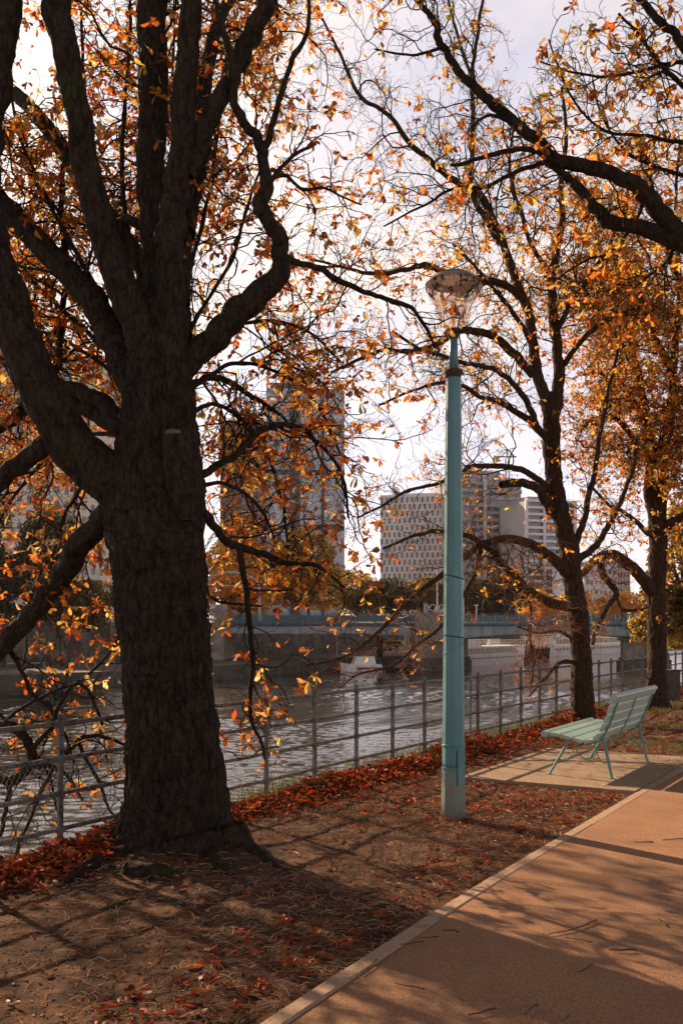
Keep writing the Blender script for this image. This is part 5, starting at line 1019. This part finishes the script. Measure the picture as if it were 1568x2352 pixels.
# people
def person(p, hd, label, skin=(.35, .22, .16), top=(.03, .03, .035), low=(.035, .04, .055), stride=.25):
    t = empty('person', (p[0], p[1], QZ), label, 'person', rz=hd)
    J = {'pel': (0, 0, .95), 'che': (0.02, 0, 1.28), 'nec': (.03, 0, 1.47), 'hea': (.05, 0, 1.60), 'top': (.05, 0, 1.72)}
    def skinmesh(name, V, E, R, m, root=0):
        me = bpy.data.meshes.new(name); me.from_pydata(V, E, []); o = bpy.data.objects.new(name, me); COL.objects.link(o); o.parent = t
        sk = o.modifiers.new('skin', 'SKIN'); sk.use_smooth_shade = True
        for i, r in enumerate(R): me.skin_vertices[0].data[i].radius = (r, r)
        me.skin_vertices[0].data[root].use_root = True; sb = o.modifiers.new('sub', 'SUBSURF'); sb.levels = 1; sb.render_levels = 1; me.materials.append(m); return o
    s_ = stride
    V = [(0, 0, .95), (.02, 0, 1.2), (.03, 0, 1.40), (.04, 0, 1.5), (.06, 0, 1.62), (.05, 0, 1.72)]; E = [(0, 1), (1, 2), (2, 3), (3, 4), (4, 5)]; R = [.13, .12, .13, .05, .095, .07]
    for sg in (-1, 1):
        n = len(V); V += [(0, sg*.09, .88), (sg*s_*.5+.03, sg*.09, .5), (sg*s_, sg*.09, .07), (sg*s_+.14, sg*.09, .03)]; E += [(0, n), (n, n+1), (n+1, n+2), (n+2, n+3)]; R += [.09, .062, .045, .035]
        n = len(V); V += [(.02, sg*.19, 1.38), (-sg*s_*.4, sg*.23, 1.12), (-sg*s_*.5+.1, sg*.22, .90), (-sg*s_*.5+.14, sg*.22, .82)]; E += [(2, n), (n, n+1), (n+1, n+2), (n+2, n+3)]; R += [.055, .043, .034, .03]
    ms = mat('skin_tone', skin, rough=.6) if 'skin_tone' not in bpy.data.materials else bpy.data.materials['skin_tone']
    skinmesh('body', V, E, R, ms)
    mt = mat('dark_coat_cloth', top, rough=.9); ml = mat('dark_trouser_cloth', low, rough=.9)
    V2 = [(0, 0, .93), (.02, 0, 1.2), (.03, 0, 1.40), (.035, 0, 1.46)]; E2 = [(0, 1), (1, 2), (2, 3)]; R2 = [.16, .145, .155, .08]
    for sg in (-1, 1):
        n = len(V2); V2 += [(.02, sg*.19, 1.38), (-sg*s_*.4, sg*.23, 1.12), (-sg*s_*.5+.09, sg*.22, .92)]; E2 += [(2, n), (n, n+1), (n+1, n+2)]; R2 += [.072, .058, .048]
    skinmesh('coat', V2, E2, R2, mt)
    V3 = [(0, 0, .93)]; E3 = []; R3 = [.145]
    for sg in (-1, 1):
        n = len(V3); V3 += [(0, sg*.09, .86), (sg*s_*.5+.03, sg*.09, .5), (sg*s_, sg*.09, .12)]; E3 += [(0, n), (n, n+1), (n+1, n+2)]; R3 += [.105, .078, .062]
    skinmesh('trousers', V3, E3, R3, ml)
    b = MB(); b.lathe([(.10, -.06), (.108, .0), (.085, .07), (.001, .115)], (.04, 0, 1.645), 12); b.build('hair', mat('dark_hair', (.03, .02, .015), rough=.8), t, world=False, smooth=True); return t
person((8.9, 161, 0), math.radians(-70), 'person in a dark coat walking on the quay beneath the bridge')
q = at(11, 1537, 105); person((q[0], q[1], 0), math.radians(15), 'person in dark clothes walking past the hoop rails on the far quay')
# ------------------------------------------------------------------ trees across the river
def far_tree(name, px, Y, zb, blobs, n, pal, label, size=.34, trunk=.3, group='trees along the far bank', leafiness=.84, matname=None, sub=False):
    b0 = at(px, HY, Y); t = empty(name, (b0[0], Y, zb), label, 'tree', group)
    pts = []; s_ = Y/F
    tot = sum(bl[2]*bl[3] for bl in blobs)
    for (bx, by, rx, ry) in blobs:
        c = at(bx, by, Y); k = int(1.7*n*rx*ry/tot)
        d = RNG.normal(0, 1, (k*3, 3)); d /= np.linalg.norm(d, axis=1, keepdims=True); r = RNG.uniform(.25, 1, (k*3, 1))**.5
        ph = RNG.uniform(0, 50); lump = 1+.26*fbm(d[:, 0]*2.3+ph, d[:, 1]*2.3, d[:, 2]*2.3, o=3)[:, None]
        P = d*r*lump*np.array([rx*s_, rx*s_*.9, ry*s_])+c
        dn = fbm(P[:, 0]/(rx*s_)*2.6+ph, P[:, 1]/(rx*s_)*2.6, P[:, 2]/(rx*s_)*2.6, o=3); pts.append(P[(dn > -.12)][:k])
    P = np.concatenate(pts); P = P[P[:, 2] > zb+.4]; k = len(P)
    a = RNG.normal(0, 1, (k, 3)); a /= np.linalg.norm(a, axis=1, keepdims=True); c = RNG.normal(0, 1, (k, 3)); c -= a*np.sum(a*c, 1, keepdims=True); c /= np.linalg.norm(c, axis=1, keepdims=True)
    w = RNG.uniform(.5, 1.3, (k, 1))*size*1.2; h = w*RNG.uniform(.45, .8, (k, 1)); nr = np.cross(a, c)
    V = np.stack([P-a*w*.5, P-c*h*.5+nr*h*.2, P+a*w*.5, P+c*h*.5+nr*h*.2], 1).reshape(-1, 3); Q = np.arange(k*4).reshape(-1, 4)
    pal = np.array(pal); col = pal[RNG.integers(0, len(pal), k)]*RNG.uniform(.7, 1.25, (k, 1)); mm = bpy.data.materials.get('far_leaf') or leafmat('far_leaf', leafiness)
    np_mesh('crown', V, Q, mm, t, col=np.repeat(col, 4, 0))
    b = MB(); top = np.mean([at(bx, by, Y) for bx, by, _, _ in blobs], 0); b.tube([(b0[0], Y, zb-.2), (b0[0]*.6+top[0]*.4, Y, zb*.6+top[2]*.4), top], [trunk, trunk*.75, trunk*.3], 8)
    for (bx, by, rx, ry) in blobs:
        c = at(bx, by, Y); m0 = np.array([b0[0]*.6+top[0]*.4, Y, zb*.6+top[2]*.4])
        for k in range(5): e = c+RNG.normal(0, .45, 3)*np.array([rx, rx, ry])*s_; b.tube([m0, m0*.45+e*.55+np.array([0, 0, .3]), e], [trunk*.5, trunk*.28, trunk*.08], 5)
    b.build('trunk', M_BARK2, t); return t
GRN = [(.045, .055, .018), (.065, .07, .02), (.09, .08, .025), (.035, .045, .018)]; GLD = [(.95, .52, .07), (.95, .66, .12), (.85, .38, .05), (.75, .55, .11)]; OLV = [(.24, .18, .04), (.32, .22, .045), (.14, .12, .03), (.38, .20, .035)]; DRK = [(.03, .038, .016), (.045, .05, .02), (.06, .055, .02)]
far_tree('plane_tree', 110, 128, UPZ, [(110, 1240, 70, 75), (95, 1320, 85, 70), (140, 1390, 85, 45)], 9000, GRN, 'tall dark green tree behind the stone wall at the far left', .4)
far_tree('plane_tree', -30, 122, UPZ, [(-20, 1330, 70, 80), (0, 1420, 70, 40)], 4500, GRN, 'dull green tree cut off by the frame above the far quay', .4)
far_tree('plane_tree', -170, 112, UPZ, [(-170, 1180, 95, 130), (-150, 1340, 90, 70)], 4500, GRN, 'tall green tree added outside the frame to shade the far quay', .5)  # this tree and the next two are added to keep sun off the quay
far_tree('plane_tree', -330, 104, UPZ, [(-330, 1170, 100, 140), (-320, 1340, 90, 70)], 4500, GRN, 'second tall green tree added outside the frame to shade the far quay', .5)
far_tree('plane_tree', -60, 136, UPZ, [(-60, 1170, 85, 100), (-60, 1290, 85, 80)], 4500, GRN, 'broad green tree added behind the dull green one to shade the far quay', .5)
far_tree('plane_tree', 205, 124, UPZ, [(205, 1375, 60, 45), (190, 1420, 60, 30)], 4500, OLV, 'small olive and yellow tree tucked against the big trunk', .32)
far_tree('young_tree', 142, 112, QZ, [(140, 1405, 60, 35), (120, 1370, 40, 30)], 1500, GRN, 'thin young tree growing on the lower quay before the stone wall', .32, .13)
far_tree('plane_tree', 560, 168, UPZ, [(540, 1300, 75, 75), (500, 1370, 60, 45), (590, 1370, 60, 40)], 9000, GLD, 'golden tree behind the arched gantry', .42)
far_tree('plane_tree', 715, 172, UPZ, [(705, 1270, 70, 62), (715, 1340, 95, 62), (660, 1330, 60, 60)], 12000, GLD+OLV, 'largest golden tree beyond the bridge railing', .42)
far_tree('plane_tree', 815, 185, UPZ, [(805, 1360, 60, 50), (840, 1385, 50, 30)], 5000, OLV, 'olive tree beside the largest golden tree', .42)
far_tree('plane_tree', 905, 190, UPZ, [(900, 1370, 75, 42)], 5000, DRK, 'dark green tree below the white gridded block', .42)
far_tree('plane_tree', 985, 196, UPZ, [(985, 1365, 60, 42)], 4500, OLV, 'brownish tree just left of the teal lamp post' if False else 'brownish tree beside the teal lamp post above the pier', .42)
far_tree('plane_tree', 1120, 190, UPZ, [(1105, 1375, 55, 45), (1160, 1368, 50, 52)], 7000, DRK, 'broad dark tree between the lamp post and the balcony tower', .42)
far_tree('plane_tree', 1232, 200, UPZ, [(1230, 1388, 42, 34), (1270, 1395, 35, 26)], 4500, GLD, 'small golden tree at the foot of the balcony tower', .42)
far_tree('plane_tree', 1330, 215, UPZ, [(1320, 1385, 40, 36)], 2500, GLD, 'golden tree half hidden by the slender trunk', .42)
far_tree('plane_tree', 1420, 225, UPZ, [(1395, 1398, 40, 32), (1440, 1392, 42, 36)], 5000, GLD, 'orange tree in front of the low white building', .42)
far_tree('maple_tree', 1600, 38, 0, [(1575, 1300, 90, 100), (1560, 1410, 75, 70), (1600, 1200, 80, 80), (1500, 1370, 30, 60), (1475, 1440, 35, 35)], 5200, OLV+[(.30, .13, .03)], 'olive leaved tree on the near bank past the third trunk', .17, .2, 'near bank trees')
far_tree('maple_tree', 1640, 55, 0, [(1620, 1400, 60, 60), (1580, 1470, 50, 40)], 4000, OLV, 'leafy tree farther along the near bank', .2, .2, 'near bank trees')
# ------------------------------------------------------------------ buildings
def tower(name, label, A, B, depth, z1, floors, bays, wall, glass, ww=.6, wh=.6, proud=.35, band=True, pier=True, top=None, stagger=False, bandm=None):
    A = np.array(A, float); B = np.array(B, float); L = np.linalg.norm(B-A); u = (B-A)/L; n = np.array([-u[1], u[0]]) ; n = n if n[1] > 0 else -n
    t = empty(name, ((A+B)/2+n*depth/2).tolist()+[UPZ], label, 'building'); ang = math.atan2(u[1], u[0]); z0 = UPZ; H = z1-z0
    P3 = lambda a, d, z: (A[0]+u[0]*a+n[0]*d, A[1]+u[1]*a+n[1]*d, z)
    b = MB(); b.box(P3(L/2, depth/2, (z0+z1)/2), (L, depth, H), ang); b.build('wall', wall, t)
    fh = H/floors; bw = L/bays
    if band:
        b = MB()
        for k in range(floors+1): b.box(P3(L/2, -proud/2, z0+k*fh), (L+.1, proud-.02, fh*(1-wh)), ang)
        b.build('floor_bands', bandm or wall, t)
    if pier:
        b = MB(); rows = floors if stagger else 1
        for r in range(rows):
            for k in range(bays+1):
                x = k*bw if not stagger else (k+.5*((r*7+k*3) % 2))*bw
                b.box(P3(min(L, x), -proud/2+.03, (z0+z1)/2 if not stagger else z0+(r+.5)*fh), (bw*(1-ww), proud, H if not stagger else fh), ang)
        b.build('facade_piers', bandm or wall, t)
    cnt = 0; rest = MB(); lim = 96; w0 = None
    for r in range(floors-1, -1, -1):
        for k in range(bays):
            c = P3((k+.5)*bw, -.04, z0+(r+.5)*fh); sz = (bw*ww*.96, .06, fh*wh*.96)
            if cnt < lim:
                if w0 is None:
                    bb = MB(); bb.box((0, 0, 0), sz, ang); w0 = bb.build('window', glass, None); w0.parent = t; w_ = w0
                else:
                    w_ = w0.copy(); COL.objects.link(w_); w_.parent = t
                w_.location = np.array(c)-np.array(t.location)
            else: rest.box(c, sz, ang)
            cnt += 1
    if rest.n: tag(rest.build('windows', glass, t, recalc=False), kind='stuff')
    if top:
        b = MB()
        for (a0, a1, d0, d1, h) in top: b.box(P3((a0+a1)/2*L, (d0+d1)/2*depth, z1+h/2+.01), ((a1-a0)*L, (d1-d0)*depth, h), ang)
        b.build('roof', wall, t)
    return t, P3, L
M_CRM = mat('cream_concrete', (.76, .67, .58), (.68, .59, .51), scale=.2, rough=.9); M_CON = mat('raw_concrete', (.42, .40, .41), (.35, .335, .34), scale=.15, rough=.9); M_WFA = mat('white_facade', (.74, .73, .77), (.66, .65, .69), scale=.15, rough=.8)
M_GL1 = mat('blue_sky_glazing', (.36, .47, .62), (.20, .27, .38), scale=.06, rough=.15, spec=.8, lo=.4, hi=.6); M_GL2 = mat('grey_glazing', (.07, .075, .085), (.14, .14, .15), scale=.1, rough=.12, spec=.7); M_BRN = mat('red_brown_panel', (.23, .085, .06), (.18, .07, .05), scale=.2, rough=.7); M_WFR = mat('white_window_frame', (.6, .58, .6), rough=.6); M_DKP = mat('dark_facade_panel', (.07, .07, .08), rough=.6)
tower('apartment_building', 'tall cream apartment block seen behind the big chestnut limbs', (-80, 192), (-49, 238), 18, 62, 21, 22, M_CRM, M_GL2, .5, .5, top=[(.1, .5, .2, .8, 3)])
Yt = 300; z = lambda py, Y: EYE+(HY-py)/F*Y; x = lambda px, Y: (px-CX)/F*Y
tg, PG, LG = tower('glass_tower', 'blue glass office tower with white window grid behind the rust leaves', (x(612, Yt), Yt), (x(790, Yt), Yt+3), 22, z(893, Yt), 26, 15, M_DKP, M_GL1, .88, .88, .3, bandm=M_WFR, top=[(.05, .45, .1, .9, 2.5), (.55, .95, .2, .8, 1.6)])
b = MB()
for f_, w_ in ((.36, 3.2), (.72, .8)): q = PG(LG*f_, -.25, (UPZ+z(893, Yt))/2); b = MB(); b.box(q, (w_, .7, z(893, Yt)-UPZ-.4), math.atan2(3, x(790, Yt)-x(612, Yt))); b.build('dark_strip', M_DKP, tg)
for k in (5, 11, 17, 22): q = PG(LG/2, -.2, UPZ+(z(893, Yt)-UPZ)*k/26); b = MB(); b.box(q, (LG+.2, .74, 1.5), math.atan2(3, x(790, Yt)-x(612, Yt))); b.build('service_floor', M_DKP, tg)
tower('brown_tower', 'red brown panelled tower joined to the side of the glass tower', (x(510, Yt+2), Yt+2), (x(607, Yt+2), Yt+1), 20, z(968, Yt), 17, 5, M_BRN, M_GL2, .62, .6, .5, top=[(.2, .7, .2, .8, 1.5)])
Yt = 420
tower('office_block', 'white office block with staggered window grid beyond the bridge', (x(874, Yt), Yt), (x(1022, Yt), Yt-6), 25, z(1142, Yt), 19, 26, M_WFA, M_GL2, .62, .80, .45, stagger=True, top=[(0, 1, 0, 1, .8), (.15, .22, .2, .5, 5), (.3, .95, .1, .8, 1.6)])
Yt = 400
t, P3, L_ = tower('unfinished_tower', 'grey concrete tower under construction with bare upper floors', (x(1046, Yt), Yt), (x(1204, Yt), Yt+8), 24, z(1108, Yt), 20, 9, M_CON, M_GL2, .8, .52, 1.0, pier=False, top=[(.05, .95, .1, .9, 3.2), (.3, .75, .2, .8, 6)])
b = MB()
for k in range(12): q = P3(L_*(k+.5)/12, 1, z(1108, Yt)); b.tube([q, (q[0], q[1], q[2]+random.uniform(4, 6.5))], .12, 4)
b.tube([P3(0, 1, z(1108, Yt)+4.2), P3(L_, 1, z(1108, Yt)+4.2)], .1, 4); b.tube([P3(0, 1, z(1108, Yt)+5.6), P3(L_, 1, z(1108, Yt)+5.6)], .1, 4); b.build('scaffold', M_WFR, t)
b = MB(); q = P3(L_*.42, -1.6, 0); b.box((q[0], q[1], 32), (1.3, 1.3, 62)); b.build('hoist_mast', M_WFR, t)
Yt = 380
t, P3, L_ = tower('balcony_tower', 'residential tower with dark stacked balconies beside the slender trunk', (x(1206, Yt), Yt), (x(1326, Yt), Yt+6), 22, z(1150, Yt), 19, 10, M_CON, M_GL2, .86, .62, 1.5, pier=False, bandm=M_WFA, top=[(.1, .9, .1, .9, 2)])
b = MB()
for f_ in (0.0, .36, .70, 1.0): q = P3(L_*f_, -.9, (UPZ+z(1150, Yt))/2); b.box(q, (1.0, 1.9, z(1150, Yt)-UPZ), .05)
b.build('white_fin', M_WFA, t)
Yt = 350
tower('apartment_building', 'low white building with dark window bands over the orange tree', (x(1342, Yt), Yt), (x(1424, Yt), Yt+5), 20, z(1302, Yt), 6, 7, M_WFA, M_GL2, .6, .4, .3, top=[(.1, .5, .2, .8, 2)])
t, P3, L_ = tower('apartment_building', 'brown flats with many balconies beside the low white building', (x(1428, Yt), Yt+8), (x(1462, Yt), Yt+10), 20, z(1288, Yt), 8, 4, M_CON, M_GL2, .6, .5, .6, top=[(.2, .7, .2, .8, 1)])
tower('apartment_building', 'distant pale block glimpsed low behind the golden trees', (x(816, 460), 460), (x(866, 460), 462), 20, z(1330, 460), 7, 8, M_WFA, M_GL2, .6, .5, .3, top=[(.2, .7, .2, .8, 1)])
# tower crane
Yt = 430; cr = empty('tower_crane', (x(1172, Yt), Yt+8, UPZ), 'thin tower crane rising behind the unfinished tower', 'crane'); b = MB(); q = (x(1172, Yt), Yt+8)
zt = z(1046, Yt)
for sx in (-.8, .8):
    for sy in (-.8, .8): b.tube([(q[0]+sx, q[1]+sy, UPZ), (q[0]+sx, q[1]+sy, zt)], .16, 4)
for k in range(30):
    za = UPZ+(zt-UPZ)*k/30; zb = UPZ+(zt-UPZ)*(k+1)/30; b.tube([(q[0]-.8, q[1]-.8, za), (q[0]+.8, q[1]-.8, zb)], .1, 4)
M_CRN = mat('crane_grey', (.42, .36, .34), rough=.6); b.build('mast', M_CRN, cr)
b = MB(); b.tube([(q[0]-6, q[1], zt+.8), (q[0]+4, q[1], zt+.8)], .35, 4); b.tube([(q[0], q[1], zt+4), (q[0]-6, q[1], zt+1)], .1, 4); b.tube([(q[0], q[1], zt), (q[0], q[1], zt+4)], .3, 4); b.build('jib', M_CRN, cr)
b = MB(); b.box((q[0]-5.2, q[1], zt-.4), (2.6, 1.2, 2.0)); b.build('counterweight', M_CRN, cr)
HAZE = .00005
# ------------------------------------------------------------------ sky, sun, camera
SUN_EL, SUN_AZ = math.radians(27.5), math.radians(-40)               # azimuth measured from +Y (view direction) towards +X
SD = np.array([math.sin(SUN_AZ)*math.cos(SUN_EL), math.cos(SUN_AZ)*math.cos(SUN_EL), math.sin(SUN_EL)])
w = bpy.data.worlds.new('World'); SC.world = w; w.use_nodes = True; nt = w.node_tree; nt.nodes.clear(); L = nt.links.new
out = nt.nodes.new('ShaderNodeOutputWorld'); bg = N(nt, 'ShaderNodeBackground', Strength=.10); L(bg.outputs[0], out.inputs[0])
sky = N(nt, 'ShaderNodeTexSky', sky_type='NISHITA', sun_disc=False); sky.sun_elevation = SUN_EL; sky.sun_rotation = SUN_AZ; sky.air_density = 1.0; sky.dust_density = 2.0; sky.ozone_density = 1.0
tc = N(nt, 'ShaderNodeTexCoord'); mp = N(nt, 'ShaderNodeMapping'); mp.inputs['Scale'].default_value = (1.6, 1.6, 3.4); L(tc.outputs['Generated'], mp.inputs[0])
n1 = N(nt, 'ShaderNodeTexNoise', Scale=1.55, Detail=9.0, Roughness=.58, Distortion=.5); L(mp.outputs[0], n1.inputs['Vector'])
dt = N(nt, 'ShaderNodeVectorMath', operation='DOT_PRODUCT'); L(tc.outputs['Generated'], dt.inputs[0]); dt.inputs[1].default_value = SD
mr = N(nt, 'ShaderNodeMapRange'); mr.inputs[1].default_value = -.2; mr.inputs[2].default_value = 1.0; mr.inputs[3].default_value = 0; mr.inputs[4].default_value = 1; L(dt.outputs['Value'], mr.inputs[0])
glow = ramp(nt, mr.outputs[0], [(0.0, (1.1, 1.0, 1.05)), (.45, (2.0, 1.85, 1.85)), (.68, (5.1, 4.5, 4.3)), (.80, (5.9, 5.2, 4.9)), (.90, (7.0, 6.1, 5.5)), (1.0, (11, 9.2, 7.4))])
msk = ramp(nt, n1.outputs[0], [(.43, 0.0), (.60, 1.0)])
blue = N(nt, 'ShaderNodeMix', data_type='RGBA'); blue.inputs[0].default_value = .80; L(sky.outputs[0], blue.inputs[6]); 
hz = ramp(nt, mr.outputs[0], [(0.0, (.7, .75, 1.0)), (.45, (1.7, 1.7, 2.0)), (.68, (3.5, 3.4, 4.2)), (.85, (4.0, 3.8, 4.5)), (1.0, (5.9, 5.4, 5.6))]); L(hz.outputs[0], blue.inputs[7])
mx = N(nt, 'ShaderNodeMix', data_type='RGBA'); L(msk.outputs[0], mx.inputs[0]); L(blue.outputs[2], mx.inputs[6]); L(glow.outputs[0], mx.inputs[7])
sz = N(nt, 'ShaderNodeSeparateXYZ'); L(tc.outputs['Generated'], sz.inputs[0])
lowr = ramp(nt, sz.outputs[2], [(0.0, 1.0), (.08, .8), (.30, .18), (.55, 0.0)])
lowc = N(nt, 'ShaderNodeMix', data_type='RGBA', blend_type='ADD'); bk = ramp(nt, mr.outputs[0], [(.2, 1.0), (.7, .30)]); bm_ = N(nt, 'ShaderNodeMath', operation='MULTIPLY'); L(lowr.outputs[0], bm_.inputs[0]); L(bk.outputs[0], bm_.inputs[1]); L(bm_.outputs[0], lowc.inputs[0]); L(mx.outputs[2], lowc.inputs[6]); lowc.inputs[7].default_value = (9.0, 7.8, 7.6, 1)
top_ = ramp(nt, sz.outputs[2], [(0.0, 1.0), (.54, 1.0), (.68, .16), (1.0, .10)]); mt_ = N(nt, 'ShaderNodeMix', data_type='RGBA', blend_type='MULTIPLY'); mt_.inputs[0].default_value = 1.0; L(lowc.outputs[2], mt_.inputs[6]); L(top_.outputs[0], mt_.inputs[7]); L(mt_.outputs[2], bg.inputs['Color'])
sl = bpy.data.lights.new('sun', 'SUN'); sl.energy = 5.0; sl.angle = math.radians(.53); sl.color = (1.0, .72, .46); so = bpy.data.objects.new('sun', sl); COL.objects.link(so)
from mathutils import Vector
so.rotation_euler = Vector(SD.tolist()).to_track_quat('Z', 'Y').to_euler(); so.location = (-20, 25, 20)
cd = bpy.data.cameras.new('camera'); cam = bpy.data.objects.new('camera', cd); COL.objects.link(cam); SC.camera = cam
cam.location = (0, 0, EYE); cam.rotation_euler = (PI/2, 0, 0); cd.sensor_fit = 'HORIZONTAL'; cd.sensor_width = 36; cd.lens = F/1568*36; cd.shift_y = (HY-1176)/1568; cd.clip_start = .1; cd.clip_end = 5000
SC.view_settings.view_transform = 'Standard'; SC.view_settings.look = 'None'; SC.view_settings.exposure = .88; SC.view_settings.gamma = 1.0
SC.render.engine = 'CYCLES'; SC.cycles.max_bounces = 8; SC.cycles.transparent_max_bounces = 12; SC.cycles.use_denoising = True; SC.cycles.diffuse_bounces = 3; SC.cycles.glossy_bounces = 3

# ------------------------------------------------------------------ air
hm = bpy.data.materials.new('haze_air'); hm.use_nodes = True; hn = hm.node_tree; hn.nodes.clear(); ho = hn.nodes.new('ShaderNodeOutputMaterial')
pv = N(hn, 'ShaderNodeVolumePrincipled', Density=HAZE, Anisotropy=.45); pv.inputs['Color'].default_value = (1.0, .90, .87, 1); hn.links.new(pv.outputs[0], ho.inputs['Volume'])
hb = MB(); hb.box((0, 840, 54), (3300, 2140, 120.0)); hz_ = hb.build('haze', hm); tag(hz_, kind='stuff'); hz_['label'] = 'thin pale air between the near bank and the far towers'; hz_['category'] = 'haze'
